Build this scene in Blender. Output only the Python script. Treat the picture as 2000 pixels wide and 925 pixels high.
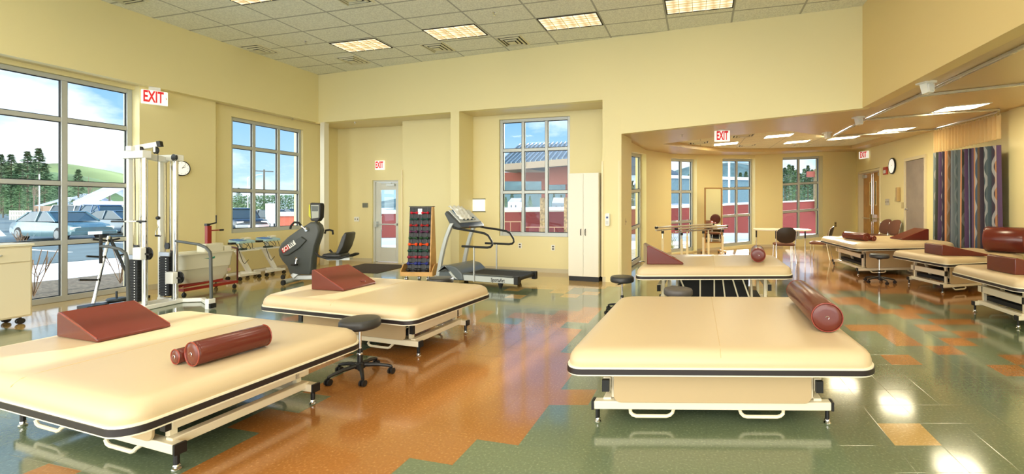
import bpy, bmesh, math, random
from mathutils import Vector, Matrix
random.seed(7)
C = bpy.context.scene.collection
for o in list(bpy.data.objects): bpy.data.objects.remove(o)

# ---------------------------------------------------------------- camera, light, exposure
EYE = 1.60; FOC = 848.17; YAW = math.radians(14.414)
cam_d = bpy.data.cameras.new('camera'); cam = bpy.data.objects.new('camera', cam_d); C.objects.link(cam)
cam_d.sensor_width = 36; cam_d.lens = FOC / 2000 * 36
cam_d.shift_x = -0.075; cam_d.shift_y = -0.03025
cam_d.clip_start = 0.05; cam_d.clip_end = 2000
cam.location = (0, 0, EYE); cam.rotation_euler = (math.pi / 2, 0, YAW)
sc = bpy.context.scene; sc.camera = cam
sc.view_settings.view_transform = 'Standard'
try: sc.view_settings.look = 'None'
except Exception: pass
sc.view_settings.exposure = 0.66; sc.view_settings.gamma = 1.0
sc.view_settings.use_curve_mapping = False
sc.cycles.max_bounces = 8; sc.cycles.diffuse_bounces = 5; sc.cycles.glossy_bounces = 4
sc.cycles.transparent_max_bounces = 24; sc.cycles.sample_clamp_indirect = 8

SKY = .80; SUN = 8.0; LAMP = 1.15; LAMP_FILL = 8.5; LAMP_LOW = 22.0; SOUTH_FILL = 4.3
def lin(c):
    if isinstance(c, str):
        c = [int(c[i:i + 2], 16) for i in (0, 2, 4)]
    return tuple((v / 255 / 12.92 if v / 255 <= .04045 else ((v / 255 + .055) / 1.055) ** 2.4) for v in c)

w = bpy.data.worlds.new('sky'); sc.world = w; w.use_nodes = True
N = w.node_tree.nodes; L = w.node_tree.links; N.clear()
wo = N.new('ShaderNodeOutputWorld'); bg = N.new('ShaderNodeBackground'); tc = N.new('ShaderNodeTexCoord')
sep = N.new('ShaderNodeSeparateXYZ'); L.new(tc.outputs['Generated'], sep.inputs[0])
ramp = N.new('ShaderNodeValToRGB'); L.new(sep.outputs['Z'], ramp.inputs[0])
e = ramp.color_ramp.elements; e[0].position = 0.0; e[0].color = (*lin((205, 235, 250)), 1)
e[1].position = 0.6; e[1].color = (*lin((80, 145, 220)), 1)
m_ = ramp.color_ramp.elements.new(.22); m_.color = (*lin((128, 188, 240)), 1)
mp = N.new('ShaderNodeMapping'); mp.inputs['Scale'].default_value = (2.2, 2.2, 6.0); L.new(tc.outputs['Generated'], mp.inputs[0])
ns = N.new('ShaderNodeTexNoise'); ns.inputs['Scale'].default_value = 1.6; ns.inputs['Detail'].default_value = 7; ns.inputs['Roughness'].default_value = .55
L.new(mp.outputs[0], ns.inputs['Vector'])
cr = N.new('ShaderNodeValToRGB'); L.new(ns.outputs[0], cr.inputs[0])
cr.color_ramp.elements[0].position = .47; cr.color_ramp.elements[0].color = (0, 0, 0, 1)
cr.color_ramp.elements[1].position = .60; cr.color_ramp.elements[1].color = (1, 1, 1, 1)
# clouds thin out towards the zenith
th = N.new('ShaderNodeMapRange'); th.inputs[1].default_value = .14; th.inputs[2].default_value = .30; th.inputs[3].default_value = 1; th.inputs[4].default_value = .25
L.new(sep.outputs['Z'], th.inputs[0])
mu = N.new('ShaderNodeMath'); mu.operation = 'MULTIPLY'; L.new(cr.outputs[0], mu.inputs[0]); L.new(th.outputs[0], mu.inputs[1])
mx = N.new('ShaderNodeMix'); mx.data_type = 'RGBA'; L.new(mu.outputs[0], mx.inputs['Factor'])
L.new(ramp.outputs[0], mx.inputs['A']); mx.inputs['B'].default_value = (1.25, 1.28, 1.32, 1)
hz_ = N.new('ShaderNodeMapRange'); hz_.inputs[1].default_value = 0; hz_.inputs[2].default_value = .5; hz_.inputs[3].default_value = 0; hz_.inputs[4].default_value = .85
mh = N.new('ShaderNodeMix'); mh.data_type = 'RGBA'; L.new(hz_.outputs[0], mh.inputs['Factor']); L.new(mx.outputs['Result'], mh.inputs['A']); mh.inputs['B'].default_value = (1.08, 1.02, .88, 1)
L.new(mh.outputs['Result'], bg.inputs[0]); sm_ = N.new('ShaderNodeMapRange'); sm_.interpolation_type = 'SMOOTHSTEP'; sm_.inputs[1].default_value = -.05; sm_.inputs[2].default_value = .5; sm_.inputs[3].default_value = SKY; sm_.inputs[4].default_value = SKY * SOUTH_FILL
ng = N.new('ShaderNodeMath'); ng.operation = 'MULTIPLY'; ng.inputs[1].default_value = -1; L.new(sep.outputs['Y'], ng.inputs[0]); L.new(ng.outputs[0], sm_.inputs[0]); L.new(ng.outputs[0], hz_.inputs[0]); L.new(sm_.outputs[0], bg.inputs[1])   # unseen southern sky behind the camera boosted, added fill for the room
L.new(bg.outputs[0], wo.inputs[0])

sd = bpy.data.lights.new('sun', 'SUN'); sd.energy = SUN; sd.angle = math.radians(1.2); sd.color = (1.0, .93, .80)
so = bpy.data.objects.new('sun', sd); C.objects.link(so)
trav = Vector((-.107, -.994, -.255))
so.rotation_euler = trav.to_track_quat('-Z', 'Y').to_euler()

# ---------------------------------------------------------------- materials
MATS = {}
def mat(name, col, rough=.5, metal=0, bump=0, bscale=40, var=0, vscale=5, spec=.5, coat=0, emit=None, estr=0, alpha=1):
    if name in MATS: return MATS[name]
    m = bpy.data.materials.new(name); m.use_nodes = True; nt = m.node_tree; b = nt.nodes['Principled BSDF']
    c = lin(col)
    b.inputs['Base Color'].default_value = (*c, 1); b.inputs['Roughness'].default_value = rough
    b.inputs['Metallic'].default_value = metal; b.inputs['Specular IOR Level'].default_value = spec
    b.inputs['Coat Weight'].default_value = coat; b.inputs['Coat Roughness'].default_value = .08
    if emit:
        b.inputs['Emission Color'].default_value = (*lin(emit), 1); b.inputs['Emission Strength'].default_value = estr
    t = nt.nodes.new('ShaderNodeTexCoord')
    if var:
        n = nt.nodes.new('ShaderNodeTexNoise'); n.inputs['Scale'].default_value = vscale; n.inputs['Detail'].default_value = 6
        nt.links.new(t.outputs['Object'], n.inputs['Vector'])
        r = nt.nodes.new('ShaderNodeValToRGB'); nt.links.new(n.outputs[0], r.inputs[0])
        r.color_ramp.elements[0].position = .3; r.color_ramp.elements[1].position = .7
        r.color_ramp.elements[0].color = (*[v * (1 - var) for v in c], 1)
        r.color_ramp.elements[1].color = (*[min(1, v * (1 + var)) for v in c], 1)
        nt.links.new(r.outputs[0], b.inputs['Base Color'])
    if bump:
        n = nt.nodes.new('ShaderNodeTexNoise'); n.inputs['Scale'].default_value = bscale; n.inputs['Detail'].default_value = 4
        nt.links.new(t.outputs['Object'], n.inputs['Vector'])
        bn = nt.nodes.new('ShaderNodeBump'); bn.inputs['Strength'].default_value = bump; bn.inputs['Distance'].default_value = .01
        nt.links.new(n.outputs[0], bn.inputs['Height']); nt.links.new(bn.outputs[0], b.inputs['Normal'])
    MATS[name] = m; return m
def emis(name, col, s):
    if name in MATS: return MATS[name]
    m = bpy.data.materials.new(name); m.use_nodes = True; nt = m.node_tree; nt.nodes.clear()
    o = nt.nodes.new('ShaderNodeOutputMaterial'); em = nt.nodes.new('ShaderNodeEmission')
    em.inputs[0].default_value = (*lin(col), 1); em.inputs[1].default_value = s; nt.links.new(em.outputs[0], o.inputs[0])
    MATS[name] = m; return m

wall_m = mat('wall_paint', (236, 224, 170), .55, bump=.05, bscale=120)
wallw_m = mat('wall_paint_warm', (228, 203, 142), .5, bump=.05, bscale=120)
soff_m = mat('soffit_paint', (222, 205, 158), .28, bump=.03, bscale=60)
lowc_m = mat('low_ceiling_paint', (208, 182, 132), .35, bump=.03, bscale=60)
base_m = mat('vinyl_base', (205, 196, 165), .45)
alu_m = mat('painted_aluminium', (190, 194, 192), .35, metal=.3)
gask_m = mat('black_gasket', (25, 30, 32), .6)
white_m = mat('white_enamel', (238, 238, 230), .3)
cream_m = mat('cream_enamel', (240, 232, 205), .3)
beige_m = mat('beige_laminate', (192, 168, 128), .42, bump=.02)
vinyl_m = mat('beige_vinyl', (206, 185, 148), .34, bump=.06, bscale=220, spec=.4)
maroon_m = mat('maroon_vinyl', (98, 38, 28), .26, bump=.04, bscale=90, coat=.1)
black_m = mat('black_plastic', (24, 24, 25), .45)
blackv_m = mat('black_vinyl', (52, 52, 52), .4, bump=.05, bscale=150)
chrome_m = mat('chrome', (225, 225, 225), .12, metal=1)
steel_m = mat('brushed_steel', (180, 182, 184), .3, metal=.9)
silver_m = mat('silver_paint', (196, 200, 198), .35, metal=.4)
grey_m = mat('charcoal_plastic', (78, 82, 80), .5, bump=.08, bscale=200)
rubber_m = mat('dark_rubber', (30, 31, 32), .7, bump=.1, bscale=200)
red_m = mat('red_letters', (215, 30, 35), .5, emit=(215, 20, 30), estr=.25)
redp_m = mat('red_paint', (150, 40, 30), .4)
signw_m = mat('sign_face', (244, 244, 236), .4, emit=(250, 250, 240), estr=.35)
oak_m = None

def glass_mat(name='window_glass', tint=(.90, .97, .99), refl=.08):
    m = bpy.data.materials.new(name); m.use_nodes = True; nt = m.node_tree; nt.nodes.clear()
    o = nt.nodes.new('ShaderNodeOutputMaterial'); tr = nt.nodes.new('ShaderNodeBsdfTransparent'); tr.inputs[0].default_value = (*tint, 1)
    g = nt.nodes.new('ShaderNodeBsdfGlossy'); g.inputs['Roughness'].default_value = .01
    lwt = nt.nodes.new('ShaderNodeLayerWeight'); lwt.inputs[0].default_value = .5
    pw = nt.nodes.new('ShaderNodeMath'); pw.operation = 'POWER'; pw.inputs[1].default_value = 5; nt.links.new(lwt.outputs['Facing'], pw.inputs[0])
    f = nt.nodes.new('ShaderNodeMath'); f.operation = 'MULTIPLY_ADD'; f.inputs[1].default_value = .5; f.inputs[2].default_value = .035; nt.links.new(pw.outputs[0], f.inputs[0])
    mxs = nt.nodes.new('ShaderNodeMixShader')
    nt.links.new(f.outputs[0], mxs.inputs[0]); nt.links.new(tr.outputs[0], mxs.inputs[1]); nt.links.new(g.outputs[0], mxs.inputs[2])
    nt.links.new(mxs.outputs[0], o.inputs[0]); return m
glass_m = glass_mat()

# ---------------------------------------------------------------- mesh helpers
class MB:
    def __init__(s): s.v = []; s.f = []; s.mi = []; s.cur = 0
    def add(s, vs, fs):
        b = len(s.v); s.v += [tuple(v) for v in vs]
        for f in fs: s.f.append([b + i for i in f]); s.mi.append(s.cur)
        return s
    def box(s, x0, y0, z0, x1, y1, z1):
        x0, x1 = min(x0, x1), max(x0, x1); y0, y1 = min(y0, y1), max(y0, y1); z0, z1 = min(z0, z1), max(z0, z1)
        return s.add([(x0, y0, z0), (x1, y0, z0), (x1, y1, z0), (x0, y1, z0), (x0, y0, z1), (x1, y0, z1), (x1, y1, z1), (x0, y1, z1)],
                     [(0, 3, 2, 1), (4, 5, 6, 7), (0, 1, 5, 4), (1, 2, 6, 5), (2, 3, 7, 6), (3, 0, 4, 7)])
    def layers(s, loops, cap0=True, cap1=True):
        n = len(loops[0]); vs = [p for l in loops for p in l]; fs = []
        for k in range(len(loops) - 1):
            for i in range(n):
                j = (i + 1) % n; fs.append((k * n + i, k * n + j, (k + 1) * n + j, (k + 1) * n + i))
        if cap0: fs.append(tuple(reversed(range(n))))
        if cap1: fs.append(tuple(range((len(loops) - 1) * n, len(loops) * n)))
        return s.add(vs, fs)
    def prism(s, pts, z0, z1):
        return s.layers([[(x, y, z0) for x, y in pts], [(x, y, z1) for x, y in pts]])
    def xprism(s, pts, x0, x1):   # pts are (y,z)
        return s.layers([[(x0, y, z) for y, z in pts], [(x1, y, z) for y, z in pts]])
    def yprism(s, pts, y0, y1):   # pts are (x,z)
        return s.layers([[(x, y1, z) for x, z in pts], [(x, y0, z) for x, z in pts]])
    def tube(s, pts, r, n=10, cap=True):
        pts = [Vector(p) for p in pts]; rs = r if isinstance(r, (list, tuple)) else [r] * len(pts)
        loops = []; up = None
        for i, p in enumerate(pts):
            d = (pts[min(i + 1, len(pts) - 1)] - pts[max(i - 1, 0)]).normalized()
            if up is None:
                a = Vector((0, 0, 1)) if abs(d.z) < .9 else Vector((1, 0, 0)); up = d.cross(a).normalized()
            else:
                up = (up - d * up.dot(d)).normalized()
            q = d.cross(up)
            loops.append([tuple(p + (up * math.cos(2 * math.pi * k / n) + q * math.sin(2 * math.pi * k / n)) * rs[i]) for k in range(n)])
        return s.layers(loops, cap, cap)
    def bar(s, p, q, a, b=None):   # square bar between two points, width a (horizontal) and height b
        b = b or a; p = Vector(p); q = Vector(q); d = (q - p).normalized()
        up = Vector((0, 0, 1)) if abs(d.z) < .95 else Vector((0, 1, 0))
        sx = d.cross(up).normalized(); u = sx.cross(d)
        l = [[tuple(c + sx * i * a / 2 + u * j * b / 2) for i, j in ((-1, -1), (1, -1), (1, 1), (-1, 1))] for c in (p, q)]
        return s.layers(l)
    def lathe(s, prof, n=24, c=(0, 0, 0), axis='z'):
        loops = []
        for r, h in prof:
            lp = []
            for k in range(n):
                a = 2 * math.pi * k / n; x, y = r * math.cos(a), r * math.sin(a)
                lp.append({'z': (c[0] + x, c[1] + y, c[2] + h), 'x': (c[0] + h, c[1] + x, c[2] + y), 'y': (c[0] + y, c[1] + h, c[2] + x)}[axis])
            loops.append(lp)
        return s.layers(loops)
    def xf(s, fn, start=0):
        s.v[start:] = [tuple(fn(*p)) for p in s.v[start:]]; return s
    def build(s, name, m, parent=None, bevel=0, smooth=35, seg=2, world=True):
        me = bpy.data.meshes.new(name); me.from_pydata(s.v, [], s.f)
        ms = m if isinstance(m, (list, tuple)) else [m]
        for k in ms: me.materials.append(k)
        if len(ms) > 1: me.polygons.foreach_set('material_index', s.mi)
        bm = bmesh.new(); bm.from_mesh(me); bmesh.ops.recalc_face_normals(bm, faces=bm.faces); bm.to_mesh(me); bm.free()
        o = bpy.data.objects.new(name, me); C.objects.link(o)
        if parent is not None: o.parent = parent
        if smooth:
            me.polygons.foreach_set('use_smooth', [True] * len(me.polygons)); me.set_sharp_from_angle(angle=math.radians(smooth))
        if bevel:
            b = o.modifiers.new('bevel', 'BEVEL'); b.width = bevel; b.segments = seg; b.limit_method = 'ANGLE'; b.angle_limit = math.radians(40); b.harden_normals = False
        return o

def recentre(o):
    """origin of a one-mesh thing at the middle of its base"""
    me = o.data; n = len(me.vertices)
    xs = [v.co.x for v in me.vertices]; ys = [v.co.y for v in me.vertices]; zs = [v.co.z for v in me.vertices]
    c = Vector(((min(xs) + max(xs)) / 2, (min(ys) + max(ys)) / 2, min(zs)))
    me.transform(Matrix.Translation(-c)); o.location = o.location + c; return o
def tag(o, label=None, cat=None, group=None, kind=None):
    if label: o['label'] = label
    if cat: o['category'] = cat
    if group: o['group'] = group
    if kind: o['kind'] = kind
    return o
def thing(name, label, cat, loc=(0, 0, 0), rz=0, group=None):
    o = bpy.data.objects.new(name, None); C.objects.link(o); o.location = loc; o.rotation_euler = (0, 0, rz); o.empty_display_size = .2
    return tag(o, label, cat, group)
def struct(o): o['kind'] = 'structure'; return o
def dup(root, loc=None, rz=None, label=None, group=None, par=None):
    c = root.copy(); C.objects.link(c)
    if par is not None: c.parent = par
    if loc is not None: c.location = loc
    if rz is not None: c.rotation_euler = (0, 0, rz)
    if label: c['label'] = label
    if group: c['group'] = group
    for ch in list(root.children): dup(ch, par=c)
    return c
def rrect(x0, y0, x1, y1, r, n=6):
    p = []
    for cx, cy, a0 in ((x1 - r, y0 + r, -90), (x1 - r, y1 - r, 0), (x0 + r, y1 - r, 90), (x0 + r, y0 + r, 180)):
        for k in range(n + 1):
            a = math.radians(a0 + 90 * k / n); p.append((cx + r * math.cos(a), cy + r * math.sin(a)))
    return p
def arc(c, r, a0, a1, n, f):
    return [f(c[0] + r * math.cos(math.radians(a0 + (a1 - a0) * k / n)), c[1] + r * math.sin(math.radians(a0 + (a1 - a0) * k / n))) for k in range(n + 1)]
def text_obj(name, body, size, m, parent, loc, rot, xs=1.0, ext=.002, align='CENTER', bold=0):
    cu = bpy.data.curves.new(name, 'FONT'); cu.body = body; cu.size = size; cu.extrude = ext; cu.align_x = align; cu.align_y = 'CENTER'; cu.offset = bold
    t = bpy.data.objects.new('tmp_text', cu); C.objects.link(t)
    bpy.context.view_layer.update()
    me = bpy.data.meshes.new_from_object(t.evaluated_get(bpy.context.evaluated_depsgraph_get()))
    bpy.data.objects.remove(t)
    me.materials.clear(); me.materials.append(m)
    me.transform(Matrix.Diagonal((xs, 1, 1, 1)))
    o = bpy.data.objects.new(name, me); C.objects.link(o); o.parent = parent; o.location = loc; o.rotation_euler = rot
    return o
FLOOR_PATCHES = [
    (2, [(-10.71, 4.32), (-8.55, 3.45), (-8.52, 3.70), (-8.80, 5.19), (-9.10, 5.76), (-8.81, 6.60), (-8.76, 7.55), (-8.95, 8.82), (-8.63, 9.46), (-7.00, 9.15), (-5.50, 8.38), (-3.50, 7.70), (-2.72, 7.84), (-1.50, 8.48), (-2.42, 13.68), (-21.63, 8.74)]),
    (0, [(-8.53, 5.03), (-8.60, 5.45), (-8.04, 6.03), (-7.92, 6.83), (-7.18, 5.81), (-7.97, 5.03)]),
    (0, [(-9.06, 5.64), (-8.62, 5.61), (-8.33, 5.68), (-8.41, 5.96), (-7.69, 5.44), (-8.58, 5.34)]),
    (0, [(-8.24, 5.98), (-8.28, 6.21), (-7.91, 6.21), (-7.82, 6.43), (-7.56, 5.93), (-7.90, 5.75)]),
    (2, [(-9.37, 6.87), (-8.76, 7.55), (-7.92, 6.83), (-8.20, 6.44), (-8.63, 6.33)]),
    (1, [(-3.09, 1.90), (-3.15, 2.30), (-3.33, 3.23), (-3.49, 3.97), (-3.76, 4.92), (-3.60, 5.75), (-3.03, 5.96), (-2.46, 6.04), (-1.60, 6.67), (-1.39, 6.72), (-1.42, 5.92), (-1.39, 4.65), (-1.18, 3.84), (-1.20, 3.64), (-1.18, 3.24), (-1.19, 2.70), (-1.45, 2.69), (-1.44, 2.39), (-1.69, 2.41), (-1.72, 2.07), (-3.00, 1.65)]),
    (1, [(-5.26, 4.54), (-4.74, 4.67), (-3.68, 3.76), (-3.74, 3.44), (-4.41, 3.57)]),
    (0, [(-3.43, 5.77), (-2.96, 5.69), (-2.68, 5.29), (-2.45, 5.40), (-2.59, 5.72), (-2.91, 6.26), (-3.61, 6.08)]),
    (1, [(-2.79, 6.13), (-2.50, 6.20), (-2.46, 5.95), (-2.75, 5.88)]),
    (1, [(-3.22, 5.93), (-3.05, 5.90), (-2.99, 5.75), (-3.17, 5.77)]),
    (2, [(-3.27, 5.84), (-3.22, 5.93), (-2.99, 5.62), (-3.20, 5.69)]),
    (1, [(-2.55, 5.79), (-1.98, 5.94), (-1.95, 5.61), (-2.45, 5.40)]),
    (1, [(-1.99, 6.17), (-1.73, 6.20), (-1.69, 5.91), (-1.98, 5.88)]),
    (0, [(-2.24, 5.57), (-2.00, 5.60), (-1.97, 5.36), (-2.21, 5.33)]),
    (0, [(-1.98, 5.87), (-1.75, 5.88), (-1.72, 5.62), (-1.97, 5.61)]),
    (0, [(-1.73, 5.64), (-1.45, 5.66), (-1.49, 5.30), (-1.70, 5.33)]),
    (1, [(-1.48, 5.85), (-1.37, 5.88), (-1.39, 5.36), (-1.46, 5.36)]),
    (1, [(-1.22, 3.99), (-0.93, 4.06), (-0.92, 3.84), (-1.18, 3.80)]),
    (0, [(-1.19, 3.81), (-0.87, 3.86), (-0.93, 3.54), (-1.17, 3.54)]),
    (1, [(-1.18, 3.52), (-0.93, 3.56), (-0.91, 3.26), (-1.19, 3.24)]),
    (0, [(-1.19, 3.24), (-0.91, 3.26), (-0.86, 2.74), (-1.19, 2.70)]),
    (1, [(-1.42, 2.39), (-1.14, 2.41), (-1.15, 2.32), (-1.41, 2.27)]),
    (2, [(-3.27, 7.23), (-3.05, 7.37), (-2.99, 7.07), (-3.27, 7.07)]),
    (2, [(-3.17, 7.77), (-2.88, 8.20), (-2.40, 7.86), (-2.27, 7.63), (-2.23, 7.30), (-2.48, 7.37), (-2.77, 7.60)]),
    (0, [(-3.10, 7.88), (-2.78, 7.92), (-2.73, 7.65), (-3.04, 7.61)]),
    (2, [(-2.03, 7.90), (-1.76, 7.97), (-1.71, 7.62), (-1.97, 7.60)]),
    (1, [(-4.01, 1.70), (-4.00, 1.81), (-3.69, 1.79), (-3.64, 1.65), (-3.95, 1.57)]),
    (1, [(-3.67, 1.79), (-3.66, 2.02), (-3.45, 2.02), (-3.41, 1.96), (-3.42, 1.81)]),
    (0, [(-3.73, 2.06), (-3.17, 2.05), (-3.11, 1.86), (-3.39, 1.79)]),
    (0, [(-3.31, 2.05), (-3.36, 2.30), (-3.13, 2.29), (-3.12, 2.04)]),
    (0, [(-3.51, 2.82), (-3.56, 3.19), (-3.04, 3.08), (-3.05, 2.77)]),
    (0, [(-3.57, 3.18), (-3.62, 3.37), (-3.37, 3.41), (-3.32, 3.20)]),
    (1, [(-5.79, 4.99), (-5.67, 5.27), (-5.58, 5.19), (-5.61, 4.84)]),
    (1, [(2.00, 6.62), (2.33, 6.68), (2.33, 5.66), (2.05, 5.59)]),
    (1, [(2.69, 6.80), (3.02, 6.85), (2.96, 6.53), (2.65, 6.45)]),
    (1, [(2.68, 6.12), (2.98, 6.19), (2.95, 5.81), (2.65, 5.73)]),
    (1, [(2.36, 5.67), (2.65, 5.73), (2.62, 5.39), (2.35, 5.33)]),
    (1, [(3.02, 6.55), (3.51, 6.64), (3.53, 5.96), (3.37, 5.58), (3.29, 6.25), (3.01, 6.18)]),
    (1, [(3.01, 5.49), (3.30, 5.56), (3.22, 5.20), (2.95, 5.13)]),
    (1, [(2.68, 5.07), (3.06, 5.16), (2.89, 4.79), (2.64, 4.72)]),
    (1, [(2.35, 4.32), (2.49, 4.36), (2.48, 4.01), (2.35, 3.97)]),
    (1, [(1.73, 5.20), (2.05, 5.27), (2.03, 4.93), (1.72, 4.85)]),
    (2, [(1.25, 3.55), (1.55, 3.63), (1.57, 3.26), (1.26, 3.18)]),
    (1, [(2.57, 11.77), (8.59, 13.92), (5.32, 8.62), (3.84, 8.24), (3.69, 9.22), (2.74, 9.08), (2.11, 8.82)]),
    (1, [(2.19, 8.44), (2.63, 8.55), (2.89, 8.00), (2.71, 7.50), (2.33, 7.40), (2.33, 7.73), (2.06, 7.66)]),
    (1, [(2.70, 8.76), (2.85, 8.80), (2.70, 8.20), (2.55, 8.25)]),
    (1, [(2.06, 7.33), (2.33, 7.40), (2.31, 7.09), (2.04, 7.02)]),
    (0, [(2.70, 8.57), (3.14, 8.78), (2.89, 8.00), (2.75, 8.04)]),
    (1, [(2.98, 7.90), (3.29, 7.98), (3.28, 7.64), (2.96, 7.25), (2.75, 7.23)]),
    (1, [(3.05, 7.28), (3.76, 7.36), (3.60, 7.05), (3.02, 6.90)]),
    (1, [(3.68, 7.75), (4.01, 7.98), (3.83, 7.51), (3.65, 7.53)]),
    (1, [(1.88, 9.35), (3.26, 9.71), (3.29, 11.79), (2.52, 12.52)]),
    (1, [(2.23, 18.54), (6.20, 22.20), (3.29, 11.79), (0.71, 9.05), (-0.89, 11.64)]),
    (1, [(-1.55, 9.40), (3.60, 10.72), (2.23, 18.54), (-1.71, 13.86)]),
]
# ---------------------------------------------------------------- floor
def floor_mat(name, col, speck):
    m = bpy.data.materials.new(name); m.use_nodes = True; nt = m.node_tree; b = nt.nodes['Principled BSDF']
    tcn = nt.nodes.new('ShaderNodeTexCoord'); c = lin(col)
    n = nt.nodes.new('ShaderNodeTexNoise'); n.inputs['Scale'].default_value = 60; n.inputs['Detail'].default_value = 3
    nt.links.new(tcn.outputs['Object'], n.inputs['Vector'])
    r = nt.nodes.new('ShaderNodeValToRGB'); nt.links.new(n.outputs[0], r.inputs[0]); el = r.color_ramp.elements
    el[0].position = .36; el[0].color = (*[v * .86 for v in c], 1); el[1].position = .60; el[1].color = (*c, 1)
    x = el.new(.70); x.color = (*lin(speck), 1)
    # tile joints from the tile UVs
    sp = nt.nodes.new('ShaderNodeSeparateXYZ'); nt.links.new(tcn.outputs['UV'], sp.inputs[0]); ds = []
    for a in ('X', 'Y'):
        q = nt.nodes.new('ShaderNodeMath'); q.operation = 'PINGPONG'; q.inputs[1].default_value = .5; nt.links.new(sp.outputs[a], q.inputs[0]); ds.append(q)
    mn = nt.nodes.new('ShaderNodeMath'); mn.operation = 'MINIMUM'; nt.links.new(ds[0].outputs[0], mn.inputs[0]); nt.links.new(ds[1].outputs[0], mn.inputs[1])
    lt = nt.nodes.new('ShaderNodeMapRange'); lt.inputs[1].default_value = .0; lt.inputs[2].default_value = .007; lt.inputs[3].default_value = .86; lt.inputs[4].default_value = 1
    nt.links.new(mn.outputs[0], lt.inputs[0])
    mx = nt.nodes.new('ShaderNodeMix'); mx.data_type = 'RGBA'; mx.blend_type = 'MULTIPLY'; mx.inputs['Factor'].default_value = 1
    nt.links.new(r.outputs[0], mx.inputs['A']); nt.links.new(lt.outputs[0], mx.inputs['B']); nt.links.new(mx.outputs['Result'], b.inputs['Base Color'])
    b.inputs['Roughness'].default_value = .13; b.inputs['Specular IOR Level'].default_value = .6
    b.inputs['Coat Weight'].default_value = .5; b.inputs['Coat Roughness'].default_value = .09
    n2 = nt.nodes.new('ShaderNodeTexNoise'); n2.inputs['Scale'].default_value = 2.2; nt.links.new(tcn.outputs['Object'], n2.inputs['Vector'])
    bp = nt.nodes.new('ShaderNodeBump'); bp.inputs['Strength'].default_value = .12; bp.inputs['Distance'].default_value = .012
    ad = nt.nodes.new('ShaderNodeMath'); ad.operation = 'MULTIPLY_ADD'; ad.inputs[1].default_value = 1.0
    nt.links.new(n2.outputs[0], ad.inputs[0]); nt.links.new(lt.outputs[0], ad.inputs[2]); nt.links.new(ad.outputs[0], bp.inputs['Height'])
    nt.links.new(bp.outputs[0], b.inputs['Normal']); nt.links.new(bp.outputs[0], b.inputs['Coat Normal'])
    return m
fg = floor_mat('tile_green', (108, 122, 94), (132, 142, 112)); fo = floor_mat('tile_orange', (166, 110, 54), (188, 136, 76)); fy = floor_mat('tile_tan', (196, 162, 96), (222, 198, 142))
TS = .305; TX = -11.55; TY = -3.1
def tile_pt(i, j):
    x = TX + i * TS; return (x, TY + j * TS + .257 * max(0, x + 1.18), 0)
BAY = [(-1.62, 8.96), (-1.64, 10.42), (-1.52, 12.62), (-.93, 14.53), (-.12, 15.66), (.79, 16.72), (2.05, 17.87), (3.14, 18.46), (4.72, 19.08), (6.3, 20.36)]
def inside(x, y, p):
    c = False
    for i in range(len(p)):
        x1, y1 = p[i]; x2, y2 = p[i - 1]
        if (y1 > y) != (y2 > y) and x < (x2 - x1) * (y - y1) / (y2 - y1) + x1: c = not c
    return c
def Yb(x): return 9.55 - .07 * (x + 10)
def zc(x, y): return 3.12 + .055 * (x + 1.5) + .03 * (y - 9.2)
room_plan = [(-10.6, -3.2), (6.8, -3.2), (6.8, 20.7)] + [(x - .1, y + .15) for x, y in reversed(BAY)] + [(-1.8, 10.0), (-7.6, 10.3), (-8.0, 10.85), (-10.6, 10.85)]
fl = MB(); vid = {}; uvs = []
for j in range(78):
    for i in range(60):
        cx, cy, _ = [(a + b) / 2 for a, b in zip(tile_pt(i, j), tile_pt(i + 1, j + 1))]
        if not inside(cx, cy, room_plan): continue
        colour = 0
        for k, patch in FLOOR_PATCHES:
            if inside(cx, cy, patch): colour = k
        ids = []
        for a, b in ((i, j), (i + 1, j), (i + 1, j + 1), (i, j + 1)):
            if (a, b) not in vid: vid[(a, b)] = len(fl.v); fl.v.append(tile_pt(a, b))
            ids.append(vid[(a, b)]); uvs.append((a, b))
        fl.f.append(ids); fl.mi.append(colour)
fme = bpy.data.meshes.new('floor'); fme.from_pydata(fl.v, [], fl.f)
for k in (fg, fo, fy): fme.materials.append(k)
fme.polygons.foreach_set('material_index', fl.mi)
uvl = fme.uv_layers.new(name='tiles'); uvl.data.foreach_set('uv', [c for p in uvs for c in p])
floor = bpy.data.objects.new('floor', fme); C.objects.link(floor); struct(floor)

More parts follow.
